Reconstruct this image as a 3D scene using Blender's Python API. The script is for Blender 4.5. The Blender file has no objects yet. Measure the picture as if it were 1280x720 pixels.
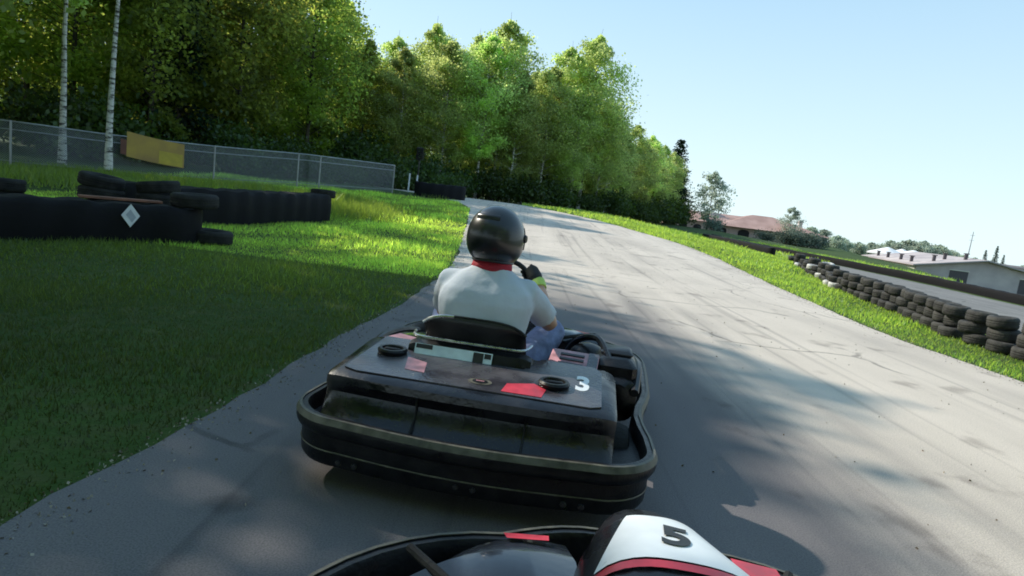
import bpy, bmesh, math, random
import numpy as np
from mathutils import Vector, Matrix, Euler
R = math.radians
random.seed(7)
rng = np.random.default_rng(11)
scene = bpy.context.scene
COL = scene.collection
PI = math.pi

# ------------------------------------------------------------------ helpers
def sm(a, b, t):
    t = min(1.0, max(0.0, (t - a) / (b - a)))
    return t * t * (3 - 2 * t)

def terr(x, y):
    z = 1.05 * sm(10, 42, y) * (1 - .7 * sm(4, 14, x) * (1 - sm(40, 75, y) * (1 - sm(22, 34, x))))
    z -= .02 * min(18, max(0, x - 7))
    z -= 3.1 * sm(8.2, 14, x - .45 * y)
    z += 6.5 * sm(82, 125, y) * (1 - sm(-8, 14, x - .12 * y)) * (1 - sm(300, 600, y))
    return z

def tag(o, label=None, cat=None, group=None, kind=None):
    if label: o['label'] = label
    if cat: o['category'] = cat
    if group: o['group'] = group
    if kind: o['kind'] = kind
    return o

def empty(name, loc=(0, 0, 0), rz=0.0):
    o = bpy.data.objects.new(name, None)
    o.empty_display_size = .2
    o.location = loc
    o.rotation_euler = (0, 0, rz)
    COL.objects.link(o)
    return o

def link_mesh(name, me, m, parent=None):
    o = bpy.data.objects.new(name, me)
    if m is not None:
        for mm in (m if isinstance(m, (list, tuple)) else [m]):
            me.materials.append(mm)
    COL.objects.link(o)
    if parent is not None: o.parent = parent
    return o

def copy_tree(o, parent=None):
    c = o.copy()
    COL.objects.link(c)
    c.parent = parent
    for ch in list(o.children): copy_tree(ch, c)
    return c

def orth(d):
    d = Vector(d).normalized()
    a = Vector((0, 0, 1)) if abs(d.z) < .9 else Vector((1, 0, 0))
    u = d.cross(a).normalized()
    return u, d.cross(u).normalized()

class MB:
    def __init__(s): s.v = []; s.f = []; s.mi = []; s.cur = 0
    def add(s, vs, fs):
        n = len(s.v)
        s.v += [tuple(v) for v in vs]
        s.f += [tuple(i + n for i in f) for f in fs]
        s.mi += [s.cur] * len(fs)
        return s
    def box(s, c, size, rot=None, ch=0.0):
        c = Vector(c); hx, hy, hz = [k / 2 for k in size]
        M = Euler(rot).to_matrix() if rot else Matrix.Identity(3)
        if ch <= 0:
            vs = [M @ Vector((sx * hx, sy * hy, sz * hz)) + c for sx in (-1, 1) for sy in (-1, 1) for sz in (-1, 1)]
            return s.add(vs, [(0, 1, 3, 2), (4, 6, 7, 5), (0, 4, 5, 1), (2, 3, 7, 6), (0, 2, 6, 4), (1, 5, 7, 3)])
        rings = []
        for z, k in ((-hz, ch), (-hz + ch, 0), (hz - ch, 0), (hz, ch)):
            r = []
            ax, ay = hx - k, hy - k
            q = ch * .7
            for (x, y) in ((-ax + q, -ay), (ax - q, -ay), (ax, -ay + q), (ax, ay - q), (ax - q, ay), (-ax + q, ay), (-ax, ay - q), (-ax, -ay + q)):
                r.append(M @ Vector((x, y, z)) + c)
            rings.append(r)
        return s.loft(rings)
    def loft(s, rings, cap=True, closed=True, loop=False):
        n = len(rings[0]); vs = [p for r in rings for p in r]; fs = []
        m = len(rings)
        for i in range(m if loop else m - 1):
            a, b = i * n, ((i + 1) % m) * n
            for j in range(n if closed else n - 1):
                k = (j + 1) % n
                fs.append((a + j, a + k, b + k, b + j))
        if cap and not loop:
            fs.append(tuple(range(n - 1, -1, -1)))
            fs.append(tuple((m - 1) * n + j for j in range(n)))
        return s.add(vs, fs)
    def tube(s, pts, rad, n=10, loop=False, sx=1.0):
        pts = [Vector(p) for p in pts]
        if not isinstance(rad, (list, tuple)): rad = [rad] * len(pts)
        rings = []; u = None
        m = len(pts)
        for i, p in enumerate(pts):
            if loop: d = pts[(i + 1) % m] - pts[i - 1]
            else: d = pts[min(i + 1, m - 1)] - pts[max(i - 1, 0)]
            d.normalize()
            if u is None: u, w = orth(d)
            else:
                u = (u - d * u.dot(d)).normalized(); w = d.cross(u)
            rings.append([p + u * (math.cos(2 * PI * k / n) * rad[i] * sx) + w * (math.sin(2 * PI * k / n) * rad[i]) for k in range(n)])
        return s.loft(rings, loop=loop)
    def lathe(s, prof, n=24, M=None, cap=False):
        M = M or Matrix.Identity(4)
        rings = [[M @ Vector((r * math.cos(2 * PI * k / n), r * math.sin(2 * PI * k / n), z)) for k in range(n)] for r, z in prof]
        return s.loft(rings, cap=cap)
    def ell(s, c, r, n=16, m=10, M=None):
        M = M or Matrix.Identity(3)
        rings = []
        for i in range(m + 1):
            t = -PI / 2 + PI * (i + .02) / (m + .04)
            rings.append([Vector(c) + M @ Vector((r[0] * math.cos(t) * math.cos(2 * PI * k / n), r[1] * math.cos(t) * math.sin(2 * PI * k / n), r[2] * math.sin(t))) for k in range(n)])
        return s.loft(rings)
    def build(s, name, m, parent=None, smooth=True, angle=40):
        me = bpy.data.meshes.new(name)
        me.from_pydata(s.v, [], s.f)
        me.update()
        o = link_mesh(name, me, m, parent)
        for p, i in zip(me.polygons, s.mi): p.material_index = i
        bm = bmesh.new(); bm.from_mesh(me)
        bmesh.ops.recalc_face_normals(bm, faces=bm.faces)
        if smooth:
            for f in bm.faces: f.smooth = True
            for e in bm.edges:
                if len(e.link_faces) == 2 and e.calc_face_angle(0) > R(angle): e.smooth = False
        bm.to_mesh(me); bm.free()
        return o

def catmull(pts, k=8):
    pts = [Vector(p) for p in pts]; out = []
    n = len(pts)
    for i in range(n - 1):
        p0 = pts[max(i - 1, 0)]; p1 = pts[i]; p2 = pts[i + 1]; p3 = pts[min(i + 2, n - 1)]
        for j in range(k):
            t = j / k
            out.append(.5 * ((2 * p1) + (p2 - p0) * t + (2 * p0 - 5 * p1 + 4 * p2 - p3) * t * t + (3 * p1 - p0 - 3 * p2 + p3) * t ** 3))
    out.append(pts[-1])
    return out

def lerp_path(pts, y):
    for (x0, y0), (x1, y1) in zip(pts, pts[1:]):
        if y <= y1: return x0 + (x1 - x0) * (y - y0) / (y1 - y0)
    return pts[-1][0]

# ------------------------------------------------------------------ materials
def newmat(name):
    m = bpy.data.materials.new(name); m.use_nodes = True
    nt = m.node_tree; nt.nodes.clear()
    return m, nt, nt.nodes, nt.links

def mat(name, col, rough=.5, metal=0., var=.18, scale=9., bump=0., bscale=60., col2=None, coat=0., spec=.5, rvar=.1):
    m, nt, N, L = newmat(name)
    out = N.new('ShaderNodeOutputMaterial'); b = N.new('ShaderNodeBsdfPrincipled')
    L.new(b.outputs[0], out.inputs[0])
    tc = N.new('ShaderNodeTexCoord')
    no = N.new('ShaderNodeTexNoise'); no.inputs['Scale'].default_value = scale; no.inputs['Detail'].default_value = 6
    L.new(tc.outputs['Object'], no.inputs['Vector'])
    cr = N.new('ShaderNodeValToRGB')
    c2 = col2 or tuple(min(1, c * (1 + var)) for c in col)
    c1 = tuple(c * (1 - var) for c in col)
    cr.color_ramp.elements[0].position = .35; cr.color_ramp.elements[1].position = .65
    cr.color_ramp.elements[0].color = (*c1, 1); cr.color_ramp.elements[1].color = (*c2, 1)
    L.new(no.outputs['Fac'], cr.inputs[0]); L.new(cr.outputs[0], b.inputs['Base Color'])
    mr = N.new('ShaderNodeMapRange')
    mr.inputs['From Min'].default_value = .3; mr.inputs['From Max'].default_value = .7
    mr.inputs['To Min'].default_value = max(.02, rough - rvar); mr.inputs['To Max'].default_value = min(1, rough + rvar)
    L.new(no.outputs['Fac'], mr.inputs['Value']); L.new(mr.outputs[0], b.inputs['Roughness'])
    b.inputs['Metallic'].default_value = metal
    b.inputs['Coat Weight'].default_value = coat
    b.inputs['Specular IOR Level'].default_value = spec
    if bump:
        n2 = N.new('ShaderNodeTexNoise'); n2.inputs['Scale'].default_value = bscale; n2.inputs['Detail'].default_value = 4
        L.new(tc.outputs['Object'], n2.inputs['Vector'])
        bp = N.new('ShaderNodeBump'); bp.inputs['Strength'].default_value = bump; bp.inputs['Distance'].default_value = .02
        L.new(n2.outputs['Fac'], bp.inputs['Height']); L.new(bp.outputs[0], b.inputs['Normal'])
    return m

def leafmat(name, col, tcol, trans=.45, rnd=.25, gloss=.04):
    m, nt, N, L = newmat(name)
    out = N.new('ShaderNodeOutputMaterial')
    at = N.new('ShaderNodeAttribute'); at.attribute_name = 'tint'
    oi = N.new('ShaderNodeObjectInfo')
    def tinted(c):
        hsv = N.new('ShaderNodeHueSaturation'); hsv.inputs['Color'].default_value = (*c, 1)
        mh = N.new('ShaderNodeMapRange'); mh.inputs['To Min'].default_value = .5 - .012; mh.inputs['To Max'].default_value = .5 + .018
        L.new(oi.outputs['Random'], mh.inputs['Value']); L.new(mh.outputs[0], hsv.inputs['Hue'])
        mv = N.new('ShaderNodeMapRange'); mv.inputs['To Min'].default_value = 1 - rnd; mv.inputs['To Max'].default_value = 1 + rnd
        L.new(oi.outputs['Random'], mv.inputs['Value'])
        mu = N.new('ShaderNodeMath'); mu.operation = 'MULTIPLY'
        L.new(mv.outputs[0], mu.inputs[0]); L.new(at.outputs['Fac'], mu.inputs[1]); L.new(mu.outputs[0], hsv.inputs['Value'])
        return hsv
    d = N.new('ShaderNodeBsdfDiffuse'); t = N.new('ShaderNodeBsdfTranslucent'); g = N.new('ShaderNodeBsdfGlossy')
    g.inputs['Roughness'].default_value = .45; g.inputs['Color'].default_value = (.8, .9, .8, 1)
    L.new(tinted(col).outputs[0], d.inputs[0]); L.new(tinted(tcol).outputs[0], t.inputs[0])
    m1 = N.new('ShaderNodeMixShader'); m1.inputs[0].default_value = trans
    L.new(d.outputs[0], m1.inputs[1]); L.new(t.outputs[0], m1.inputs[2])
    m2 = N.new('ShaderNodeMixShader'); m2.inputs[0].default_value = gloss
    L.new(m1.outputs[0], m2.inputs[1]); L.new(g.outputs[0], m2.inputs[2])
    L.new(m2.outputs[0], out.inputs[0])
    return m

def groundmat(name, ca, cb, cc, s1=.35, s2=6., rough=.9, bump=.4, bscale=40.):
    m, nt, N, L = newmat(name)
    out = N.new('ShaderNodeOutputMaterial'); b = N.new('ShaderNodeBsdfPrincipled'); L.new(b.outputs[0], out.inputs[0])
    tc = N.new('ShaderNodeTexCoord')
    n1 = N.new('ShaderNodeTexNoise'); n1.inputs['Scale'].default_value = s1; n1.inputs['Detail'].default_value = 5
    n2 = N.new('ShaderNodeTexNoise'); n2.inputs['Scale'].default_value = s2; n2.inputs['Detail'].default_value = 8
    L.new(tc.outputs['Object'], n1.inputs['Vector']); L.new(tc.outputs['Object'], n2.inputs['Vector'])
    r1 = N.new('ShaderNodeValToRGB'); r1.color_ramp.elements[0].position = .38; r1.color_ramp.elements[1].position = .62
    r1.color_ramp.elements[0].color = (*ca, 1); r1.color_ramp.elements[1].color = (*cb, 1)
    L.new(n1.outputs['Fac'], r1.inputs[0])
    r2 = N.new('ShaderNodeMapRange'); r2.inputs['From Min'].default_value = .45; r2.inputs['From Max'].default_value = .75
    L.new(n2.outputs['Fac'], r2.inputs['Value'])
    mx = N.new('ShaderNodeMix'); mx.data_type = 'RGBA'; mx.inputs['B'].default_value = (*cc, 1)
    L.new(r2.outputs[0], mx.inputs['Factor']); L.new(r1.outputs[0], mx.inputs['A'])
    L.new(mx.outputs['Result'], b.inputs['Base Color'])
    b.inputs['Roughness'].default_value = rough
    b.inputs['Specular IOR Level'].default_value = .2
    bp = N.new('ShaderNodeBump'); bp.inputs['Strength'].default_value = bump; bp.inputs['Distance'].default_value = .03
    n3 = N.new('ShaderNodeTexNoise'); n3.inputs['Scale'].default_value = bscale; n3.inputs['Detail'].default_value = 5
    L.new(tc.outputs['Object'], n3.inputs['Vector'])
    L.new(n3.outputs['Fac'], bp.inputs['Height']); L.new(bp.outputs[0], b.inputs['Normal'])
    return m

def asphaltmat(name, base, dark, light, rough=.62, spec=.5, line=False):
    m, nt, N, L = newmat(name)
    out = N.new('ShaderNodeOutputMaterial'); b = N.new('ShaderNodeBsdfPrincipled'); L.new(b.outputs[0], out.inputs[0])
    tc = N.new('ShaderNodeTexCoord')
    mp = N.new('ShaderNodeMapping'); mp.inputs['Scale'].default_value = (1.6, .16, 1)   # rubbered-in streaks along the track
    L.new(tc.outputs['Object'], mp.inputs['Vector'])
    n1 = N.new('ShaderNodeTexNoise'); n1.inputs['Scale'].default_value = 1.1; n1.inputs['Detail'].default_value = 6
    L.new(mp.outputs[0], n1.inputs['Vector'])
    n2 = N.new('ShaderNodeTexNoise'); n2.inputs['Scale'].default_value = 170; n2.inputs['Detail'].default_value = 3
    L.new(tc.outputs['Object'], n2.inputs['Vector'])
    n4 = N.new('ShaderNodeTexNoise'); n4.inputs['Scale'].default_value = .5; n4.inputs['Detail'].default_value = 7
    L.new(tc.outputs['Object'], n4.inputs['Vector'])
    r1 = N.new('ShaderNodeValToRGB'); e = r1.color_ramp.elements
    e[0].position = .3; e[0].color = (*dark, 1); e[1].position = .7; e[1].color = (*light, 1)
    k = r1.color_ramp.elements.new(.5); k.color = (*base, 1)
    a = N.new('ShaderNodeMath'); a.operation = 'MULTIPLY_ADD'; a.inputs[1].default_value = .5
    hh = N.new('ShaderNodeMath'); hh.operation = 'MULTIPLY'; hh.inputs[1].default_value = .5
    L.new(n4.outputs['Fac'], hh.inputs[0]); L.new(n1.outputs['Fac'], a.inputs[0]); L.new(hh.outputs[0], a.inputs[2])
    L.new(a.outputs[0], r1.inputs[0])
    mx = N.new('ShaderNodeMix'); mx.data_type = 'RGBA'; mx.blend_type = 'MULTIPLY'; mx.inputs['Factor'].default_value = .5
    r3 = N.new('ShaderNodeValToRGB'); r3.color_ramp.elements[0].position = .35; r3.color_ramp.elements[1].position = .62
    r3.color_ramp.elements[0].color = (.45, .45, .47, 1); r3.color_ramp.elements[1].color = (1.25, 1.23, 1.2, 1)
    L.new(n2.outputs['Fac'], r3.inputs[0]); L.new(r1.outputs[0], mx.inputs['A']); L.new(r3.outputs[0], mx.inputs['B'])
    sp = N.new('ShaderNodeSeparateXYZ'); L.new(tc.outputs['Object'], sp.inputs[0])
    def mth(op, a, b2=None, c=None):
        q = N.new('ShaderNodeMath'); q.operation = op
        for i, v in enumerate((a, b2, c)):
            if v is None: continue
            if isinstance(v, (int, float)): q.inputs[i].default_value = v
            else: L.new(v, q.inputs[i])
        return q.outputs[0]
    def ramp(v, a, b2, lo=0., hi=1.):
        q = N.new('ShaderNodeMapRange'); q.interpolation_type = 'SMOOTHSTEP'
        q.inputs['From Min'].default_value = a; q.inputs['From Max'].default_value = b2; q.inputs['To Min'].default_value = lo; q.inputs['To Max'].default_value = hi
        L.new(v, q.inputs['Value']); return q.outputs[0]
    def mult(colr, f, c):
        q = N.new('ShaderNodeMix'); q.data_type = 'RGBA'; q.blend_type = 'MULTIPLY'; q.inputs['B'].default_value = (*c, 1)
        L.new(f, q.inputs['Factor']); L.new(colr, q.inputs['A']); return q.outputs['Result']
    colr = mx.outputs['Result']
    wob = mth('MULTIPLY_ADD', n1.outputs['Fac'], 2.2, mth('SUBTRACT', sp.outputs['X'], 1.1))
    if line:  # shade painted into the near asphalt as a bluish dark band
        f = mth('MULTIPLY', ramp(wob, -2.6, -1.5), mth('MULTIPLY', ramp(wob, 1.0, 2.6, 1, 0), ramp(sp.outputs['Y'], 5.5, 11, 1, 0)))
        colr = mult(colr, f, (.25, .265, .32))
    # tyre streaks
    wv = N.new('ShaderNodeMapping'); wv.inputs['Scale'].default_value = (5.5, .09, 1); wv.inputs['Rotation'].default_value = (0, 0, R(-4)); L.new(tc.outputs['Object'], wv.inputs['Vector'])
    ns = N.new('ShaderNodeTexNoise'); ns.inputs['Scale'].default_value = 1.3; ns.inputs['Detail'].default_value = 4; L.new(wv.outputs[0], ns.inputs['Vector'])
    colr = mult(colr, ramp(ns.outputs['Fac'], .56, .7), (.76, .76, .77))
    # cracks and patched seams
    vo = N.new('ShaderNodeTexVoronoi'); vo.feature = 'DISTANCE_TO_EDGE'; vo.inputs['Scale'].default_value = .42
    wp = N.new('ShaderNodeVectorMath'); wp.operation = 'MULTIPLY_ADD'; wp.inputs[1].default_value = (.9, .9, .9); L.new(n4.outputs['Color'], wp.inputs[0]); L.new(tc.outputs['Object'], wp.inputs[2]); L.new(wp.outputs[0], vo.inputs['Vector'])
    ck = mth('MULTIPLY', ramp(vo.outputs['Distance'], .004, .011, 1, 0), ramp(n4.outputs['Fac'], .5, .56))
    colr = mult(colr, ck, (.55, .55, .55))
    # stains
    st_ = N.new('ShaderNodeTexNoise'); st_.inputs['Scale'].default_value = 1.9; st_.inputs['Detail'].default_value = 5; L.new(tc.outputs['Object'], st_.inputs['Vector'])
    colr = mult(colr, ramp(st_.outputs['Fac'], .6, .7), (.68, .67, .67))
    L.new(colr, b.inputs['Base Color'])
    b.inputs['Roughness'].default_value = rough; b.inputs['Specular IOR Level'].default_value = spec
    bp = N.new('ShaderNodeBump'); bp.inputs['Strength'].default_value = .35; bp.inputs['Distance'].default_value = .006
    L.new(n2.outputs['Fac'], bp.inputs['Height']); L.new(bp.outputs[0], b.inputs['Normal'])
    return m

def barkmat(name, base, dark, scale=(6, 6, 22)):
    m, nt, N, L = newmat(name)
    out = N.new('ShaderNodeOutputMaterial'); b = N.new('ShaderNodeBsdfPrincipled'); L.new(b.outputs[0], out.inputs[0])
    tc = N.new('ShaderNodeTexCoord'); mp = N.new('ShaderNodeMapping'); mp.inputs['Scale'].default_value = scale
    L.new(tc.outputs['Object'], mp.inputs['Vector'])
    n = N.new('ShaderNodeTexNoise'); n.inputs['Scale'].default_value = .35; n.inputs['Detail'].default_value = 7; n.inputs['Roughness'].default_value = .7
    L.new(mp.outputs[0], n.inputs['Vector'])
    r = N.new('ShaderNodeValToRGB'); r.color_ramp.elements[0].position = .42; r.color_ramp.elements[1].position = .52
    r.color_ramp.elements[0].color = (*dark, 1); r.color_ramp.elements[1].color = (*base, 1)
    L.new(n.outputs['Fac'], r.inputs[0]); L.new(r.outputs[0], b.inputs['Base Color']); b.inputs['Roughness'].default_value = .85
    bp = N.new('ShaderNodeBump'); bp.inputs['Strength'].default_value = .5; bp.inputs['Distance'].default_value = .02
    L.new(n.outputs['Fac'], bp.inputs['Height']); L.new(bp.outputs[0], b.inputs['Normal'])
    return m

M = {}
M['turf'] = groundmat('turf soil', (.03, .062, .012), (.052, .098, .018), (.075, .085, .03))
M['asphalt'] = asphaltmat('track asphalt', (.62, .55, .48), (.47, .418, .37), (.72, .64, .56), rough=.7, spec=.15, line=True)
M['asphalt2'] = asphaltmat('pit asphalt', (.22, .21, .2), (.17, .165, .16), (.27, .26, .245), rough=.8, spec=.3)
M['blade'] = leafmat('grass blades', (.06, .11, .014), (.38, .48, .06), trans=.52, rnd=0, gloss=.05)
M['birchleaf'] = leafmat('birch leaves', (.25, .34, .09), (.86, .97, .32), trans=.58, rnd=.3)
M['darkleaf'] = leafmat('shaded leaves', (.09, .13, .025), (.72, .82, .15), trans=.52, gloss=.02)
M['spruce'] = leafmat('spruce needles', (.014, .034, .016), (.03, .06, .02), trans=.2, gloss=.02)
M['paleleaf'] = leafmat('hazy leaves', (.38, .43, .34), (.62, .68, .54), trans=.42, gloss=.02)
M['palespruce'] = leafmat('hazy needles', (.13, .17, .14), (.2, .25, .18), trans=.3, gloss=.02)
M['bushleaf'] = leafmat('bush leaves', (.035, .065, .014), (.12, .18, .02), trans=.4)
M['birchbark'] = barkmat('birch bark', (.62, .6, .56), (.05, .045, .04))
M['bark'] = barkmat('dark bark', (.07, .055, .042), (.025, .02, .016), (9, 9, 3))
M['rubber'] = mat('tyre rubber', (.014, .014, .015), .8, var=.3, bump=.3, bscale=40, col2=(.03, .03, .03), spec=.25)
M['rubber_dust'] = mat('dusty tyre rubber', (.03, .03, .03), .85, var=.35, bump=.4, bscale=30, col2=(.068, .066, .062))
M['rubber_white'] = mat('white painted tyre rubber', (.5, .49, .47), .75, var=.3, scale=5, col2=(.72, .71, .68), bump=.3)
M['belt'] = mat('black conveyor belt', (.008, .008, .01), .8, var=.3, scale=3, bump=.3, bscale=14, spec=.2)
M['kart_black'] = mat('black bumper plastic', (.006, .006, .008), .36, var=.4, scale=14, bump=.12, bscale=90, spec=.3, col2=(.012, .012, .014))
M['rim_line'] = mat('bumper sheen and roundel olive', (.085, .08, .06), .5, var=.5, scale=18)
M['body_black'] = mat('black body plastic', (.008, .008, .012), .26, var=.4, scale=7, coat=.12, bump=.1, bscale=45, spec=.35, col2=(.02, .02, .026), rvar=.2)
M['deck'] = mat('dusty grey deck plastic', (.05, .045, .06), .26, var=.5, scale=6, col2=(.095, .09, .1), bump=.12, rvar=.2)
M['pod'] = mat('grey blue pod plastic', (.016, .02, .03), .2, var=.35, scale=6, col2=(.03, .037, .052), bump=.05, coat=.5)
M['pink'] = mat('faded red sticker', (.5, .035, .06), .4, var=.3, scale=15)
M['palepink'] = mat('pale worn red sticker', (.42, .2, .23), .45, var=.35, scale=18)
M['white'] = mat('white sticker', (.72, .75, .78), .35, var=.08, scale=12)
M['ice'] = mat('pale blue plate', (.58, .7, .74), .4, var=.14, scale=16)
M['ink'] = mat('black ink', (.015, .015, .017), .45)
M['steel'] = mat('brushed steel', (.55, .55, .55), .28, metal=1., var=.15, scale=22)
M['alu'] = mat('dull aluminium', (.42, .42, .43), .4, metal=1., var=.2)
M['frame_metal'] = mat('dark painted tube', (.03, .03, .034), .4, metal=.3)
M['redpaint'] = mat('red painted steel', (.35, .02, .02), .4)
M['seat'] = mat('black glassfibre seat', (.014, .014, .016), .38, var=.3, bump=.1)
M['helmet'] = mat('black helmet shell', (.008, .009, .012), .3, var=.3, scale=5, coat=.25)
M['visor'] = mat('smoked visor', (.01, .012, .016), .08, var=.1, coat=1.)
M['shirt'] = mat('grey cotton', (.5, .55, .62), .9, var=.04, scale=6, bump=.25, bscale=16, spec=.2)
M['denim'] = mat('blue denim', (.21, .25, .42), .85, var=.22, scale=20, bump=.4, bscale=30, spec=.2)
M['skin'] = mat('skin', (.5, .29, .21), .5, var=.08, scale=10)
M['scarf'] = mat('red cloth', (.36, .012, .03), .85, var=.25, bump=.4, bscale=30)
M['glove'] = mat('black glove cloth', (.015, .015, .016), .7, var=.3)
M['lime'] = mat('lime cuff', (.42, .6, .12), .6)
M['shoe'] = mat('dark shoe', (.03, .03, .035), .6)
M['galv'] = mat('galvanised steel', (.33, .34, .35), .45, metal=.6, var=.15, scale=4)
M['wood'] = mat('weathered plank', (.2, .09, .06), .8, var=.3, scale=6)
M['banner'] = mat('tan banner cloth', (.42, .26, .09), .8, var=.16, scale=1.4, col2=(.5, .33, .08))
M['banner_y'] = mat('yellow banner print', (.52, .38, .06), .75, var=.12, scale=3)
M['banner_r'] = mat('faded red banner print', (.17, .07, .05), .8, var=.2, scale=3)
M['paper'] = mat('white board', (.72, .74, .78), .6, var=.06)
M['paper_line'] = mat('grey board print', (.4, .43, .5), .6, var=.1)
M['roof_red'] = mat('red roof sheet', (.46, .27, .22), .75, var=.14, scale=.5, col2=(.54, .34, .29))
M['wall_pink'] = mat('hazy pink wall', (.66, .48, .44), .85, var=.1, scale=.6)  # hall wall and roof colours paled to carry distance haze
M['wall_pale'] = mat('pale plaster wall', (.74, .7, .58), .85, var=.08, scale=.8)
M['wall_grey'] = mat('grey mauve wall', (.5, .42, .41), .85, var=.1, scale=.5, col2=(.58, .5, .47))
M['roof_grey'] = mat('grey mauve roof', (.42, .36, .36), .8, var=.14, scale=.25, col2=(.5, .44, .43))
M['dark_open'] = mat('dark opening', (.03, .026, .03), .8)
M['door_dark'] = mat('dark door paint', (.09, .075, .08), .7)
M['tent'] = mat('white tent cloth', (.8, .8, .8), .8, var=.04)
M['van'] = mat('white van paint', (.78, .78, .78), .3, var=.03, coat=.4)
M['glass'] = mat('dark glass', (.02, .025, .03), .1, coat=1.)

def meshmat():
    m, nt, N, L = newmat('chain link mesh')
    out = N.new('ShaderNodeOutputMaterial'); b = N.new('ShaderNodeBsdfPrincipled'); t = N.new('ShaderNodeBsdfTransparent')
    b.inputs['Base Color'].default_value = (.2, .22, .24, 1); b.inputs['Roughness'].default_value = .5; b.inputs['Metallic'].default_value = .3
    tc = N.new('ShaderNodeTexCoord')
    sx = N.new('ShaderNodeSeparateXYZ'); L.new(tc.outputs['Object'], sx.inputs[0])
    hor = N.new('ShaderNodeVectorMath'); hor.operation = 'LENGTH'
    cx = N.new('ShaderNodeCombineXYZ'); L.new(sx.outputs['X'], cx.inputs[0]); L.new(sx.outputs['Y'], cx.inputs[1]); L.new(cx.outputs[0], hor.inputs[0])
    facs = []
    for sgn in (1, -1):
        ma = N.new('ShaderNodeMath'); ma.operation = 'MULTIPLY_ADD'; ma.inputs[1].default_value = sgn
        L.new(sx.outputs['Z'], ma.inputs[0]); L.new(hor.outputs['Value'], ma.inputs[2])
        pp = N.new('ShaderNodeMath'); pp.operation = 'PINGPONG'; pp.inputs[1].default_value = .035
        L.new(ma.outputs[0], pp.inputs[0])
        lt = N.new('ShaderNodeMath'); lt.operation = 'LESS_THAN'; lt.inputs[1].default_value = .0075
        L.new(pp.outputs[0], lt.inputs[0]); facs.append(lt)
    mxm = N.new('ShaderNodeMath'); mxm.operation = 'MAXIMUM'
    L.new(facs[0].outputs[0], mxm.inputs[0]); L.new(facs[1].outputs[0], mxm.inputs[1])
    mx = N.new('ShaderNodeMixShader'); L.new(mxm.outputs[0], mx.inputs[0]); L.new(t.outputs[0], mx.inputs[1]); L.new(b.outputs[0], mx.inputs[2])
    L.new(mx.outputs[0], out.inputs[0])
    return m
M['mesh'] = meshmat()

# ------------------------------------------------------------------ ground, tracks
def axis(lims):
    out = []
    for a, b, st in lims: out += list(np.arange(a, b, st))
    return out + [lims[-1][1]]
xs = axis([(-1500, -200, 260), (-200, -60, 20), (-60, -24, 3), (-24, 30, .6), (30, 90, 3), (90, 250, 20), (250, 1500, 250)])
ys = axis([(-300, -20, 40), (-20, -4, 2), (-4, 62, .6), (62, 140, 4), (140, 300, 20), (300, 2500, 200)])
nx, ny = len(xs), len(ys)
gv = [(x, y, terr(x, y)) for y in ys for x in xs]
gf = [(j * nx + i, j * nx + i + 1, (j + 1) * nx + i + 1, (j + 1) * nx + i) for j in range(ny - 1) for i in range(nx - 1)]
g = MB().add(gv, gf).build('ground', M['turf'], angle=180)
tag(g, kind='structure')

LE = [(-2.6, -25), (-1.85, -6), (-1.40, 1.65), (-1.2, 4.2), (-1.02, 7.0), (-1.0, 9.5), (-1.35, 15), (-2.0, 23.6), (-2.3, 27.3), (-3.3, 31.5), (-6.3, 36.5), (-14, 42), (-30, 46)]
RE = [(5.2, -25), (5.2, -6), (5.1, 2), (5.0, 5.8), (4.95, 7.8), (5.45, 11.8), (5.8, 15), (6.12, 18.5), (6.0, 23), (4.7, 27.6), (3.5, 31.3), (1.9, 34.9), (-.9, 39.5), (-11, 46), (-28, 51)]
def strip(name, A, B, m, dz, n=14, k=10, jit=.03):
    pa = [Vector((x, y, 0)) for x, y in A]; pb = [Vector((x, y, 0)) for x, y in B]
    ca, cb = catmull(pa, 24), catmull(pb, 24)
    def resamp(c, cnt):
        d = [0]
        for p, q in zip(c, c[1:]): d.append(d[-1] + (q - p).length)
        out = []; j = 0
        for i in range(cnt):
            t = d[-1] * i / (cnt - 1)
            while j < len(d) - 2 and d[j + 1] < t: j += 1
            f = (t - d[j]) / max(1e-6, d[j + 1] - d[j]); out.append(c[j].lerp(c[j + 1], min(1, f)))
        return out
    cnt = 420
    ra, rb = resamp(ca, cnt), resamp(cb, cnt)
    rn = random.Random(5); vs = []
    ja = jb = 0
    for p, q in zip(ra, rb):
        ja = .7 * ja + rn.uniform(-jit, jit); jb = .7 * jb + rn.uniform(-jit, jit)
        d = (q - p).normalized(); p2 = p + d * ja; q2 = q + d * jb
        for i in range(n + 1):
            c = p2.lerp(q2, i / n); vs.append((c.x, c.y, terr(c.x, c.y) + dz))
    fs = [(j * (n + 1) + i, j * (n + 1) + i + 1, (j + 1) * (n + 1) + i + 1, (j + 1) * (n + 1) + i) for j in range(cnt - 1) for i in range(n)]
    o = MB().add(vs, fs).build(name, m, angle=180)
    return tag(o, kind='structure')
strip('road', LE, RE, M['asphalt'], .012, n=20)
strip('pit_road', [(8.2, -6), (8.3, 5), (8.5, 11), (9.7, 15.5), (11.6, 20), (13.0, 28), (12.8, 36)], [(15.0, -6), (15.0, 5), (15.1, 12), (15.2, 16), (15.4, 20), (15.5, 24), (14.6, 36)], M['asphalt2'], .012, n=18)

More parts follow.
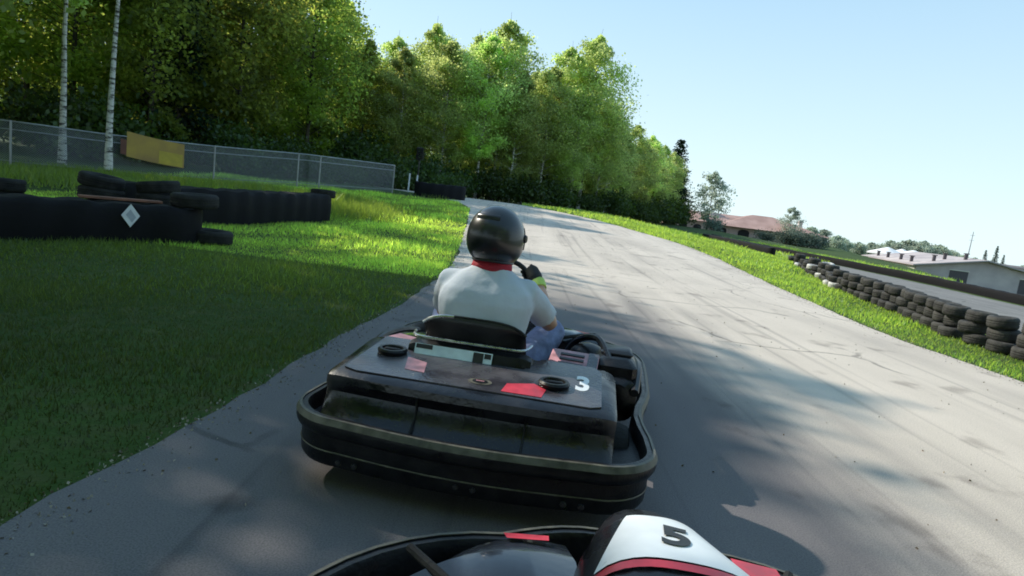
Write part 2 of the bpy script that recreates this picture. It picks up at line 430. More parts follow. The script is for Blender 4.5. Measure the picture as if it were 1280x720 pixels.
# ------------------------------------------------------------------ vegetation meshes
def cards(name, C, size, tint, m, flat=0.0, aspect=.6, parent=None, up=None):
    n = len(C)
    a = rng.normal(size=(n, 3)); a /= np.linalg.norm(a, axis=1)[:, None]
    b = rng.normal(size=(n, 3))
    if up is not None: a = a * (1 - up) + np.array([0, 0, -1.]) * up; a /= np.linalg.norm(a, axis=1)[:, None]
    b -= (a * b).sum(1)[:, None] * a; b /= np.linalg.norm(b, axis=1)[:, None]
    s = np.asarray(size).reshape(-1, 1) * np.ones((n, 1))
    V = np.stack([C - a * s * .5, C + b * s * aspect * .5, C + a * s * .5, C - b * s * aspect * .5], 1).reshape(-1, 3)
    me = bpy.data.meshes.new(name)
    me.vertices.add(4 * n); me.loops.add(4 * n); me.polygons.add(n)
    me.vertices.foreach_set('co', V.astype(np.float32).ravel())
    me.loops.foreach_set('vertex_index', np.arange(4 * n, dtype=np.int32))
    me.polygons.foreach_set('loop_start', np.arange(0, 4 * n, 4, dtype=np.int32))
    at = me.attributes.new('tint', 'FLOAT', 'POINT')
    at.data.foreach_set('value', np.repeat(np.asarray(tint, dtype=np.float32), 4))
    me.update(calc_edges=True)
    return link_mesh(name, me, m, parent)

def make_tree(name, H, r0, crown, clumps, per, leaf, lm, bm_, base=.28, spread=.34, lean=0.0, seed=1, tall=False):
    """tapered trunk, limbs, crown of leaf clumps hung on the limbs"""
    rn = random.Random(seed); rg = np.random.default_rng(seed)
    root = empty(name)
    tr = MB()
    pts = []
    for i in range(9):
        t = i / 8
        pts.append(Vector((lean * H * t * t + rn.uniform(-.012, .012) * H * t, rn.uniform(-.012, .012) * H * t, H * .97 * t - .15)))
    tr.tube(pts, [r0 * (1 - .93 * (i / 8) ** .8) * (1.25 if i == 0 else 1) for i in range(9)], 9)
    def trunk_at(t):
        k = min(7, int(t * 8)); return pts[k].lerp(pts[k + 1], t * 8 - k)
    C = []; T = []
    for i in range(clumps):
        t = base + (1 - base) * (i + rn.random()) / clumps
        u = (t - base) / (1 - base)
        prof = math.sin(PI * min(1, .12 + u * .9)) ** .75 if not tall else (1 - u) ** .8 + .05
        L = crown * prof * rn.uniform(.45, 1.12)
        a = rn.uniform(0, 2 * PI)
        p0 = trunk_at(min(.97, t * .95))
        end = p0 + Vector((math.cos(a) * L, math.sin(a) * L, L * spread * rn.uniform(.3, 1.8)))
        midp = p0.lerp(end, .55) + Vector((0, 0, L * .08))
        if L > .4: tr.tube([p0, midp, end], [r0 * .22 * (1 - u * .7), r0 * .13 * (1 - u * .7), .012], 5)
        # leaf sprays along outer half of the limb
        for (c, k) in ((end, .5), (midp.lerp(end, .5), .3), (midp, .2)):
            n = int(per * k * rn.uniform(.6, 1.3))
            rr = max(.28, L * .3)
            q = rg.normal(size=(n, 3)) * np.array([rr, rr, rr * .75]) * .62
            q[:, 2] -= np.abs(q[:, 0]) * .25
            C.append(q + np.array(c)); T.append(np.full(n, rn.uniform(.65, 1.3)) * rg.uniform(.8, 1.2, n))
    tr.build('trunk', bm_, root)
    C = np.concatenate(C); T = np.concatenate(T)
    cards('crown', C, leaf * rg.uniform(.6, 1.35, len(C)), T, lm, parent=root, aspect=.75)
    return root

def make_spruce(name, H, r, lm, seed=1, density=1.0):
    rn = random.Random(seed); rg = np.random.default_rng(seed)
    root = empty(name); tr = MB()
    tr.tube([(0, 0, -.1), (0, 0, H * .5), (0, 0, H)], [H * .014, H * .009, .01], 8)
    C = []; T = []
    lev = int(H * 3.2)
    for i in range(lev):
        t = .08 + .92 * i / lev
        L = r * (1 - t) ** .85 * rn.uniform(.75, 1.15) + .12
        for k in range(rn.randint(5, 7)):
            a = rn.uniform(0, 2 * PI); d = Vector((math.cos(a), math.sin(a), 0))
            p = Vector((0, 0, H * t)); e = p + d * L + Vector((0, 0, -L * .28))
            if L > .5: tr.tube([p, e], [.02, .006], 4)
            n = int(26 * density * (.4 + L / r))
            s = rg.uniform(0, 1, n) ** .7
            q = np.array(p) + (np.array(e) - np.array(p)) * s[:, None] + rg.normal(size=(n, 3)) * np.array([.11, .11, .07]) * (1 + L * .25)
            C.append(q); T.append(np.full(n, rn.uniform(.7, 1.25)) * rg.uniform(.8, 1.2, n))
    tr.build('trunk', M['bark'], root)
    C = np.concatenate(C); T = np.concatenate(T)
    cards('crown', C, .26 * rg.uniform(.6, 1.3, len(C)), T, lm, parent=root, aspect=.5)
    return root

def make_bush(name, r, h, n, leaf, lm, seed=1):
    rg = np.random.default_rng(seed); rn = random.Random(seed)
    root = empty(name); st = MB(); C = []; T = []
    for i in range(16):
        a = rn.uniform(0, 2 * PI); d = r * math.sqrt(rn.random()) * .8
        e = Vector((math.cos(a) * d, math.sin(a) * d, h * rn.uniform(.35, .9) * (1 - .45 * (d / r) ** 2)))
        st.tube([(e.x * .15, e.y * .15, -.1), (e.x * .5, e.y * .5, e.z * .55), e], [.025, .018, .006], 5)
        m = n // 16
        C.append(rg.normal(size=(m, 3)) * np.array([r * .27, r * .27, h * .2]) + np.array(e)); T.append(np.full(m, rn.uniform(.6, 1.35)) * rg.uniform(.8, 1.2, m))
    C = np.concatenate(C); T = np.concatenate(T); k = C[:, 2] > 0; C = C[k]; T = T[k]
    st.build('stem', M['bark'], root)
    cards('foliage', C, leaf * rg.uniform(.6, 1.3, len(C)), T, lm, parent=root, aspect=.7)
    return root

ORD = ['first', 'second', 'third', 'fourth', 'fifth', 'sixth', 'seventh', 'eighth', 'ninth', 'tenth', 'eleventh', 'twelfth', 'thirteenth', 'fourteenth', 'fifteenth',
       'sixteenth', 'seventeenth', 'eighteenth', 'nineteenth', 'twentieth', 'twenty-first', 'twenty-second', 'twenty-third', 'twenty-fourth', 'twenty-fifth', 'twenty-sixth',
       'twenty-seventh', 'twenty-eighth', 'twenty-ninth', 'thirtieth', 'thirty-first', 'thirty-second', 'thirty-third', 'thirty-fourth', 'thirty-fifth', 'thirty-sixth', 'thirty-seventh', 'thirty-eighth', 'thirty-ninth', 'fortieth']

used = set()
def place(proto, x, y, rz=0, s=1.0, sz=None, label=None, cat='tree', group=None, dz=0.0):
    o = proto if proto.name not in used else copy_tree(proto)
    used.add(proto.name)
    o.location = (x, y, terr(x, y) + dz); o.rotation_euler = (0, 0, rz); o.scale = (s, s, sz or s)
    return tag(o, label, cat, group)

birchA = make_tree('birch_tree', 15.5, .15, 3.1, 125, 190, .19, M['birchleaf'], M['birchbark'], base=.2, seed=3)
birchB = make_tree('birch_tree', 14.5, .14, 2.8, 115, 190, .18, M['birchleaf'], M['birchbark'], base=.16, seed=8)
birchC = make_tree('birch_tree', 16.5, .16, 3.4, 130, 190, .2, M['birchleaf'], M['birchbark'], base=.24, seed=15)
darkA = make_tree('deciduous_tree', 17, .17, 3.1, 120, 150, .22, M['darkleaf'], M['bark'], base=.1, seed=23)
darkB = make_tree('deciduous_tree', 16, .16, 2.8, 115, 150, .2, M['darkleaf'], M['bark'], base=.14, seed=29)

# near birches by the fence: white trunks, crowns above the picture
nearA = make_tree('birch_tree', 13.5, .125, 2.3, 50, 150, .17, M['birchleaf'], M['birchbark'], base=.55, lean=.04, seed=41)
nearB = make_tree('birch_tree', 14.0, .14, 2.6, 60, 150, .17, M['birchleaf'], M['birchbark'], base=.5, seed=47)
shadeA = make_tree('birch_tree', 15.5, .16, 3.9, 85, 170, .25, M['birchleaf'], M['birchbark'], base=.26, seed=43)
shadeB = make_tree('birch_tree', 15.0, .16, 3.6, 95, 190, .26, M['birchleaf'], M['birchbark'], base=.24, seed=49)
place(nearA, -14.6, 21.6, 1.0, label='slim white-barked birch standing just in front of the fence beside the tan banner')
place(nearB, -18.2, 24.2, 2.0, label='white-barked birch standing close behind the fence, left of the banner')
# birches out of frame to the left that throw the dappled shade over the near track
for i, (x, y, s, rz) in enumerate([(-16.5, 15.5, 1.08, .4), (-21.5, 20, 1.1, 2.2), (-18, 12, 1.0, 1.1), (-13.4, 11.4, .72, 3.3), (-12.6, 7.2, .8, 5.0), (-16.4, 8.2, .9, 4.0), (-22, 15, 1.1, 1.9), (-24, 22.5, 1.15, 0.9)]):
    place(shadeB if i % 2 else shadeA, x, y, rz, s, label='white-barked birch on the grass beyond the left edge of the picture', group='birches left of the picture')

for i, (x, y, s, rz) in enumerate([(-8.5, -5, .95, 0), (-4, -9, 1.05, 1), (1.5, -10.5, 1, 2), (7, -9.5, 1.05, 3), (11.5, -7, 1.0, 4), (-10.5, .5, .95, 5), (-13, 4, 1, 2.5), (-14, -5, 1.1, 1.5), (4, -15, 1.1, 3), (-3, -15, 1.1, 3), (13, -2.5, .8, 3)]):  # unseen birches added around the camera to block sky light
    place(shadeA if i % 2 else shadeB, x, y, rz, s, label='unseen birch added behind and beside the viewer to block sky light', group='unseen birches added around the viewer')
# the shaded wood behind the fence
wood = []
rw = random.Random(5)
spots = [(-27, 29), (-23.2, 31.5), (-19.5, 32), (-30, 37), (-25.5, 36.5), (-21.5, 37.5), (-17, 36.2), (-34, 34), (-28, 43), (-23, 43.5), (-18.6, 42.5), (-14.6, 41), (-36, 45), (-31, 50), (-25.5, 50), (-20.5, 49), (-16, 47.5), (-40, 40), (-34, 56), (-28, 57), (-22, 56), (-45, 50), (-16.5, 54), (-12.6, 47)]
spots.sort(key=lambda p: p[0] / p[1])
n_front = 0
for i, (x, y) in enumerate(spots):
    front = y < 43
    if front:
        lab = '%s shaded leafy tree from the left in the front row behind the fence' % ORD[n_front]; n_front += 1
        grp = 'shaded trees behind the fence'
    else:
        lab = 'dark leafy tree deep inside the shaded wood behind the fence'; grp = 'trees deep in the shaded wood'
    d = math.hypot(x, y)
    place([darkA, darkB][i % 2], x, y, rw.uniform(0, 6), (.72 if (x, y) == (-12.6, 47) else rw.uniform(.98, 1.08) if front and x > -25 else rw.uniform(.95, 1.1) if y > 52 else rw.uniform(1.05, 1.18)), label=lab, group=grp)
# sunlit birches along the bend, heights stepping down to the right
row = [(-11.4, 51, .84, 'A'), (-8.3, 50, .86, 'C'), (-5.2, 52, .98, 'B'), (-2.6, 51, 1.0, 'A'), (-.2, 55, .86, 'B'), (2.6, 54, .95, 'A'), (5.0, 55.5, 1.0, 'C'), (7.6, 58, .76, 'B'), (10.6, 63, .66, 'A'), (13.0, 67, .6, 'C'), (15.6, 72, .66, 'B'), (17.4, 75, .6, 'A'), (-9.9, 47.5, .78, 'B'), (-6.6, 47.8, .8, 'A'), (-3.8, 49, .82, 'C'), (-1.2, 50, .78, 'B'), (1.3, 52, .8, 'A'), (4.0, 53, .74, 'B'), (6.5, 55.5, .68, 'A'), (9.2, 60, .62, 'B'), (12.0, 64.5, .56, 'A'), (14.6, 69, .54, 'B')]
row.sort(key=lambda q: q[0] / q[1])
for i, (x, y, s, k) in enumerate(row):
    place({'A': birchA, 'B': birchB, 'C': birchC}[k], x, y, rw.uniform(0, 6), s, label='%s sunlit green birch from the left along the bend in the track' % ORD[i], group='sunlit birches along the bend')
back = [(-13, 58), (-9.5, 57), (-6, 59), (-2.5, 60), (1, 62), (4.5, 63), (8, 66), (11, 71), (14, 77), (17.5, 82), (-18, 62), (-4, 67), (6, 73)]
for i, (x, y) in enumerate(back):
    place([birchB, birchA, birchC][i % 3], x, y, rw.uniform(0, 6), rw.uniform(.82, .96) * (.7 if x > 5 else 1), label='green birch in the second row behind the sunlit birches on the bend', group='birches in the second row on the bend')
for i in range(34):
    x = -62 + 2.35 * i + rw.uniform(-1, 1); y = 76 + rw.uniform(-6, 8) + max(0, x) * .55
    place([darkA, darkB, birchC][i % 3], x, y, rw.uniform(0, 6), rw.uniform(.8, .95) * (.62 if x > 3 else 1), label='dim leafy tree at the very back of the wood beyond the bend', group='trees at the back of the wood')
spr = make_spruce('spruce_tree', 12.5, 2.1, M['spruce'], seed=4)
place(spr, 18.9, 79, 0, 1.5, .86, label='dark pointed spruce at the right end of the tree line')
place(spr, 20.4, 82, 1.4, .9, .6, label='short dark spruce at the right foot of the pointed spruce')
place(spr, -19.4, 34.2, 2.2, 1.25, label='tall dark spruce standing among the shaded trees behind the fence')
# undergrowth
bushA = make_bush('bush', 1.7, 2.0, 2600, .2, M['bushleaf'], 3)
bushB = make_bush('bush', 1.4, 1.6, 2200, .18, M['bushleaf'], 9)
bs = [(-26, 27.5), (-23, 29.5), (-20, 29), (-18, 31.5), (-15.6, 33), (-13.4, 35.5), (-11.2, 37.5), (-9.4, 41), (-7.2, 45.2), (-5, 47.5), (-2.5, 48), (0.2, 48.5), (2.8, 50.5), (5.6, 52), (8, 54.5), (10.5, 59), (13, 63), (16, 69), (18.2, 74), (-29, 33), (-24, 34.5), (-16, 38.5), (-12, 43.5), (-31, 27), (-28.5, 24), (12.2, 60.5), (14.6, 66), (17.2, 71.5)]
bs.sort(key=lambda p: p[0] / p[1])
for i, (x, y) in enumerate(bs):
    place([bushA, bushB][i % 2], x, y, rw.uniform(0, 6), rw.uniform(.8, 1.35), label='%s dark green bush from the left in the undergrowth below the trees' % ORD[i], cat='bush', group='undergrowth bushes below the trees')
place(bushB, -4.55, 37.2, .5, .8, label='rounded olive bush beside the low tyre wall at the bend', cat='bush')

for i in range(30):
    x = -52 + 2.3 * i + rw.uniform(-.8, .8); y = 62 + rw.uniform(-3, 4) + max(0, x) * .75
    place([bushA, bushB][i % 2], x, y, rw.uniform(0, 6), rw.uniform(1.6, 2.1), label='big dim bush deep in the undergrowth of the wood', cat='bush', group='bushes deep in the wood')
for i in range(14):
    x = -36 + 2.0 * i; y = 47 + rw.uniform(-2, 2) + (i % 3)
    place([bushA, bushB][i % 2], x, y, rw.uniform(0, 6), rw.uniform(1.3, 1.7), label='dim bush between the trunks of the shaded wood', cat='bush', group='bushes between the trunks')
# hazy distant trees on the right
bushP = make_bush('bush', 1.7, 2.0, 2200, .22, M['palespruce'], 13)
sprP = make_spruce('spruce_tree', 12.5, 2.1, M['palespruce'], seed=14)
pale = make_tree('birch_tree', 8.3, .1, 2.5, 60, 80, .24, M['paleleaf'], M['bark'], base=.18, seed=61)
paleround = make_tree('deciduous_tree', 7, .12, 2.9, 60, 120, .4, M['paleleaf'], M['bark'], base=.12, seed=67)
place(pale, 24.3, 80.5, 0, .98, label='airy pale birch in front of the red-roofed hall')
place(pale, 23.0, 94, 2.1, .98, label='airy pale birch just right of the dark spruce')
place(pale, 37.4, 86, 1.0, .68, label='small pale birch at the right end of the red-roofed hall')
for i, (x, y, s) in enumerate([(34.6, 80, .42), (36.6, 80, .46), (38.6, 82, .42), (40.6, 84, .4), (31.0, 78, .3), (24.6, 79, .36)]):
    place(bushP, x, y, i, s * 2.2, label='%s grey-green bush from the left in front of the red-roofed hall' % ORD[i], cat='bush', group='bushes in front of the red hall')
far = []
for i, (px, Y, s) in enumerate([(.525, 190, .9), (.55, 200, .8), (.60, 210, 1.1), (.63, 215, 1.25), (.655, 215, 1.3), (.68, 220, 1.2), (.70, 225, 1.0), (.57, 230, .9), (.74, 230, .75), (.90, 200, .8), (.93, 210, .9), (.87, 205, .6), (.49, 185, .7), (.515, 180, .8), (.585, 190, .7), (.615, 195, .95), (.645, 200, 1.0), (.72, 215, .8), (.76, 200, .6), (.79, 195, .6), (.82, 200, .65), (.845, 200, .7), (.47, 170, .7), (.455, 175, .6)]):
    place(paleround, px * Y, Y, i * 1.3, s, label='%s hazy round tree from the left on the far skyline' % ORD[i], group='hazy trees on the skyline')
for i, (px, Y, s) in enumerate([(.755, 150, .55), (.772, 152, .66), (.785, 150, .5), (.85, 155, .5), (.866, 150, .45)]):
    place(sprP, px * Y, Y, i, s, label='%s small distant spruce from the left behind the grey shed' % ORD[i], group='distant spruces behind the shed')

# ------------------------------------------------------------------ grass
def blades(name, X, Y, H, W, tint, label=None):
    n = len(X)
    Z = np.array([terr(x, y) for x, y in zip(X, Y)])
    a = rng.uniform(0, 2 * PI, n); l = rng.normal(size=(n, 2)) * H[:, None] * .35
    base = np.stack([X, Y, Z - .004], 1); du = np.stack([np.cos(a) * W * .5, np.sin(a) * W * .5, np.zeros(n)], 1)
    tip = base + np.stack([l[:, 0], l[:, 1], H], 1)
    V = np.stack([base - du, base + du, tip], 1).reshape(-1, 3)
    me = bpy.data.meshes.new(name)
    me.vertices.add(3 * n); me.loops.add(3 * n); me.polygons.add(n)
    me.vertices.foreach_set('co', V.astype(np.float32).ravel())
    me.loops.foreach_set('vertex_index', np.arange(3 * n, dtype=np.int32))
    me.polygons.foreach_set('loop_start', np.arange(0, 3 * n, 3, dtype=np.int32))
    at = me.attributes.new('tint', 'FLOAT', 'POINT')
    at.data.foreach_set('value', np.repeat(tint.astype(np.float32), 3))
    me.update(calc_edges=True)
    o = link_mesh(name, me, M['blade'])
    return tag(o, label, 'grass', kind='stuff')
def lump(x, y):
    return .5 + .5 * np.sin(x * 1.7 + 1.3 * np.sin(y * .9)) * np.sin(y * 1.3 + 1.1 * np.sin(x * .8))
def sample(x0, x1, y0, y1, n):
    return rng.uniform(x0, x1, n), rng.uniform(y0, y1, n)
LX = np.array([lerp_path(LE, y) for y in np.arange(-10, 46, .1)]); RX = np.array([lerp_path(RE, y) for y in np.arange(-10, 46, .1)])
def lx(y): return np.interp(y, np.arange(-10, 46, .1), LX)
def rx(y): return np.interp(y, np.arange(-10, 46, .1), RX)
P = []
for (x0, x1, y0, y1, n, h, w) in [(-4.2, -.9, 1.0, 5, 52000, .045, .006), (-7.5, -.9, 5, 10, 46000, .06, .011), (-11, -.9, 10, 18, 42000, .08, .018), (-15, -1.3, 18, 31, 34000, .12, .034)]:
    x, y = sample(x0, x1, y0, y1, n)
    k = x < lx(y) - .02 + rng.normal(size=n) * .03
    x, y = x[k], y[k]; lm = lump(x, y)
    dry = (rng.random(len(x)) < .12) * .9
    P.append((x, y, h * rng.uniform(.4, 1.3, len(x)) * (.45 + 1.0 * lm), w * rng.uniform(.7, 1.3, len(x)), rng.uniform(.75, 1.25, len(x)) * (.7 + .5 * lm) * np.where(y > 8, 2.8, .3 + .12 * np.clip(y - 3, 0, 5)) * (1 + dry)))  # sun and shade painted into the tint: dark near, bright farther off
blades('lawn_grass', *[np.concatenate(q) for q in zip(*P)], label='mown green lawn left of the track')
P = []
for (x0, x1, y0, y1, n, h, w) in [(4.7, 8.3, 4, 9, 18000, .045, .009), (4.8, 9.6, 9, 17, 22000, .06, .016), (4, 13, 17, 34, 26000, .09, .034), (0, 22, 30, 52, 16000, .16, .06)]:
    x, y = sample(x0, x1, y0, y1, n)
    k = (x > rx(y) + .02 + rng.normal(size=n) * .03) & ((y > 30) | (x < 8.4 + np.maximum(0, (y - 11) * .3)))
    x, y = x[k], y[k]; lm = lump(x, y)
    P.append((x, y, h * rng.uniform(.5, 1.25, len(x)) * (.7 + .6 * lm), w * rng.uniform(.7, 1.3, len(x)), rng.uniform(1.5, 2.5, len(x)) * (.85 + .4 * lm)))
blades('verge_grass', *[np.concatenate(q) for q in zip(*P)], label='sunlit grass verge between the track and the tyre row')
# rough tall grass on the bank behind the tyre walls
P = []
for (cx, cy, sx_, sy_, n, h) in [(-6.2, 19.6, 1.0, 1.6, 5000, .5), (-4.9, 18.4, .6, 1.0, 2600, .35), (-9.5, 22, 3.0, 1.4, 5200, .35), (-14, 20.6, 2.4, 1.1, 3400, .3), (-7.6, 17.2, .6, 1.6, 2400, .35), (-12.5, 17.6, 2.6, 1.2, 3600, .3), (-2.6, 33.5, 1.4, 1.0, 1800, .35)]:
    x = rng.normal(size=n) * sx_ + cx; y = rng.normal(size=n) * sy_ + cy
    k = x < lx(y) - .3; x, y = x[k], y[k]; f = np.exp(-(((x - cx) / sx_) ** 2 + ((y - cy) / sy_) ** 2) * .35)
    P.append((x, y, h * rng.uniform(.6, 1.2, len(x)) * (.45 + .7 * f), rng.uniform(.025, .05, len(x)), rng.uniform(.9, 1.5, len(x))))
blades('tall_grass', *[np.concatenate(q) for q in zip(*P)], label='rough tall grass on the bank between the tyre walls and the fence')

P = []; T = []
for edge, sgn in ((lx, -1), (rx, 1)):
    n = 2600; y = 1 + 22 * rng.random(n) ** 1.5; x = edge(y) - sgn * np.abs(rng.normal(size=n)) * .12 + sgn * .04
    P.append(np.stack([x, y, np.array([terr(a, b) for a, b in zip(x, y)]) + .014], 1)); T.append(rng.uniform(.5, 1.3, n))
n = 900; y = 1 + 20 * rng.random(n); x = lx(y) + (rx(y) - lx(y)) * rng.random(n)
P.append(np.stack([x, y, np.array([terr(a, b) for a, b in zip(x, y)]) + .016], 1)); T.append(rng.uniform(.4, 1.0, n))
P = np.concatenate(P); T = np.concatenate(T)
gmat, gnt, gN, gL = newmat('grit')
go_ = gN.new('ShaderNodeOutputMaterial'); gb = gN.new('ShaderNodeBsdfPrincipled'); gL.new(gb.outputs[0], go_.inputs[0]); gb.inputs['Roughness'].default_value = .9
ga = gN.new('ShaderNodeAttribute'); ga.attribute_name = 'tint'; gr = gN.new('ShaderNodeValToRGB'); gL.new(ga.outputs['Fac'], gr.inputs[0]); gL.new(gr.outputs[0], gb.inputs['Base Color'])
gr.color_ramp.elements[0].color = (.1, .07, .04, 1); gr.color_ramp.elements[0].position = .4; gr.color_ramp.elements[1].color = (.33, .3, .25, 1)
tag(cards('gravel', P, rng.uniform(.005, .016, len(P)) * (1 + P[:, 1] * .03), T, gmat, aspect=.8), 'grit and dry leaf litter scattered along the track edges', 'gravel', kind='stuff')

# ------------------------------------------------------------------ tyres
def tyre_mesh(name, ro, w, ri, m, treads=18, seed=0):
    rn = random.Random(seed); mb = MB()
    prof = [(ri, -w * .36), (ri + (ro - ri) * .25, -w * .5), (ro - w * .16, -w * .5), (ro - w * .03, -w * .38), (ro, -w * .2), (ro, -w * .14), (ro - .008, -w * .13), (ro - .008, -w * .07), (ro, -w * .06), (ro, w * .06), (ro - .008, w * .07), (ro - .008, w * .13), (ro, w * .14), (ro, w * .2), (ro - w * .03, w * .38), (ro - w * .16, w * .5), (ri + (ro - ri) * .25, w * .5), (ri, w * .36), (ri + .012, w * .2), (ri + .05 * (ro / .3), 0), (ri + .012, -w * .2)]
    n = 30; rings = []
    for k in range(n):
        a = 2 * PI * k / n; q = 1 + rn.uniform(-.012, .012)
        rings.append([Vector((r * q * math.cos(a), r * q * math.sin(a), z)) for r, z in prof])
    mb.loft(rings, loop=True)
    o = mb.build(name, m, angle=50)
    return o

tk = [tyre_mesh('tyre', (.175, .168)[i], .15, .085, M['rubber_dust'], seed=i) for i in range(2)]
tw = tyre_mesh('tyre', .18, .145, .09, M['rubber_white'], seed=5)
tcar = tyre_mesh('tyre', .31, .19, .17, M['rubber'], seed=7)
flags = {}
def put_tyre(proto, loc, rot, label, group=None):
    o = proto if proto.name not in flags else proto.copy()
    if o is not proto: COL.objects.link(o)
    flags[proto.name] = 1
    o.location = loc; o.rotation_euler = rot
    return tag(o, label, 'tyre', group)

path = catmull([Vector((x, y, 0)) for x, y in [(6.25, 6.3), (6.22, 7.4), (6.28, 8.6), (7.0, 11), (7.72, 14.4), (8.5, 16.9), (9.9, 21.3), (11.3, 27)]], 40)
def along(step, jit=0):
    out = [path[0]]; acc = 0
    for p, q in zip(path, path[1:]):
        acc += (q - p).length
        if acc >= step: out.append(q); acc = 0
    return out
LEV = {2: ['bottom', 'top'], 3: ['bottom', 'middle', 'top']}
st = along(.425); rt = random.Random(3)
for i, p in enumerate(st):
    near = p.y < 14.2
    if near:
        n = 3
        for k in range(n):
            x = p.x + rt.uniform(-.05, .05); y = p.y + rt.uniform(-.05, .05)
            put_tyre(tk[(i + k) % 2], (x, y, terr(p.x, p.y) + .077 + k * .152), (rt.uniform(-.06, .06), rt.uniform(-.06, .06), rt.uniform(0, 6)),
                     '%s black tyre of the %s stack from the near end of the roadside row' % (LEV[n][k], ORD[i]), 'black tyres stacked along the verge')
    elif p.y < 22.5:
        n = rt.choice([2, 3, 2])
        for k in range(n):
            white = rt.random() < .26
            j = (p.x + rt.uniform(-.12, .12), p.y + rt.uniform(-.06, .06))
            c = 'white-painted' if white else 'black'
            put_tyre(tw if white else tk[k % 2], (*j, terr(p.x, p.y) + .077 + k * .15), (rt.uniform(-.14, .14), rt.uniform(-.14, .14), rt.uniform(0, 6)),
                     '%s tyre, %s, of the %s stack along the verge counted from the near end' % (c, LEV[n][k], ORD[i]), 'mixed white and black tyres along the verge')
# second, looser line behind the mixed stacks and along the bend
rowb = [p for p in st if 15.5 < p.y < 22.5]
for i, p in enumerate(rowb):
    for k in range(2):
        white = rt.random() < .1
        put_tyre(tw if white else tk[k % 2], (p.x + .5 + rt.uniform(-.1, .1), p.y + .1 + rt.uniform(-.1, .1), terr(p.x + .6, p.y) + .077 + k * .15), (rt.uniform(-.12, .12), rt.uniform(-.12, .12), rt.uniform(0, 6)),
                 '%s tyre, %s, of the %s stack in the back line behind the mixed stacks' % ('white-painted' if white else 'black', LEV[2][k], ORD[i]), 'tyres in the back line along the verge')

# belt-faced tyre walls
def belt_wall(name, pts, h, th, label, lumps=.5, dz=0.0):
    root = empty(name, (pts[0][0], pts[0][1], terr(*pts[0]) + dz)); o0 = Vector(root.location)
    c = catmull([Vector((x, y, 0)) for x, y in pts], 14)
    mb = MB(); rn = random.Random(len(label)); rings = []
    L = 0; prev = None
    for p in c:
        if prev is not None: L += (p - prev).length
        prev = p
    s = 0; prev = None
    for i, p in enumerate(c):
        if prev is not None: s += (p - prev).length
        prev = p
        d = (c[min(i + 1, len(c) - 1)] - c[max(i - 1, 0)]).normalized(); nn = Vector((d.y, -d.x, 0))
        e = min(1, math.sqrt(max(0, min(s, L - s)) / (th * .5) + .02))
        w = th * .5 * (e if e < 1 else 1) * (1 + .05 * math.cos(s / lumps * 2 * PI))
        hh = h * (1 + .03 * math.cos(s / lumps * 2 * PI) + rn.uniform(-.012, .012))
        z0 = terr(p.x, p.y) + dz
        prof = [(-w * .96, -.05), (-w, h * .12), (-w * 1.04, h * .5), (-w, h * .85), (-w * .86, hh * .985), (-w * .4, hh), (w * .4, hh), (w * .86, hh * .985), (w, h * .85), (w * 1.04, h * .5), (w, h * .12), (w * .96, -.05)]
        rings.append([p + nn * a + Vector((0, 0, z0 + b)) - o0 for a, b in prof])
    mb.loft(rings)
    mb.build('belt', M['belt'], root, angle=55)
    return tag(root, label, 'barrier')
wallA = [(-4.55, 8.75), (-5.35, 7.95), (-6.1, 7.05), (-7.2, 5.6), (-8.4, 4.2)]
w1 = belt_wall('tyre_barrier', wallA, .5, .62, 'low black belt-wrapped tyre barrier on the lawn carrying the white diamond board')
wallB = [(-5.05, 15.9), (-5.4, 14.4), (-5.75, 13.0), (-6.2, 11.6), (-7.2, 10.4)]
w2 = belt_wall('tyre_barrier', wallB, .66, .7, 'second black belt-wrapped tyre barrier, farther along the lawn below the grass bank')
w3 = belt_wall('tyre_barrier', [(-5.9, 33.6), (-5.0, 33.4), (-4.0, 33.9), (-3.3, 34.6)], .75, .8, 'short black tyre barrier at the far bend below the olive bush')
w4 = belt_wall('tyre_barrier', [(15.9, 11), (15.9, 15), (16.1, 19.5), (16.4, 24), (15.6, 30), (14.9, 38), (15.3, 49)], .3, .3, 'long low black tyre barrier along the far edge of the pit road')
w5 = belt_wall('tyre_barrier', [(11.4, 27.5), (11.6, 31), (11.9, 36), (12.6, 42)], .36, .4, 'low black tyre barrier continuing the tyre row round the bend')
# bolts and end tyre on the first barrier
k = 0
ztop = .5
for i, (x, y, lab) in enumerate([(-4.66, 8.66, 'big black tyre lying flat on the rounded end of the near barrier'), (-5.35, 8.0, 'big black tyre lying on the near barrier behind the diamond board'), (-6.2, 7.0, 'big black tyre lying on the near barrier at the far left')]):
    pass
def big_tyre(x, y, z, rot, label):
    o = put_tyre(tcar, (x, y, z), rot, label)
    return o
big_tyre(-4.62, 8.68, .6, (.03, -.02, 0), 'big black tyre lying flat on the rounded end of the near barrier')
big_tyre(-4.46, 8.84, .1, (.02, .03, 1), 'big black tyre lying on the grass at the right foot of the near barrier')
big_tyre(-6.45, 9.4, .1, (0.02, .0, 2), 'big black tyre lying low on the grass behind the near barrier')
big_tyre(-6.45, 9.4, .29, (0.04, .05, 2.5), 'big black tyre resting on another tyre behind the near barrier')
big_tyre(-6.45, 9.4, .48, (-.1, .06, 0.5), 'big black tyre third up in the stack behind the near barrier')
big_tyre(-6.45, 9.4, .68, (.14, .03, 1.5), 'big black tyre topping the stack behind the diamond board')
big_tyre(-5.75, 9.7, .1, (0, .02, 2), 'big black tyre at the bottom of the right-hand stack behind the near barrier')
big_tyre(-5.75, 9.7, .29, (.03, .02, 1), 'big black tyre second in the right-hand stack behind the near barrier')
big_tyre(-5.75, 9.7, .48, (.02, .04, 2), 'big black tyre third in the right-hand stack behind the near barrier')
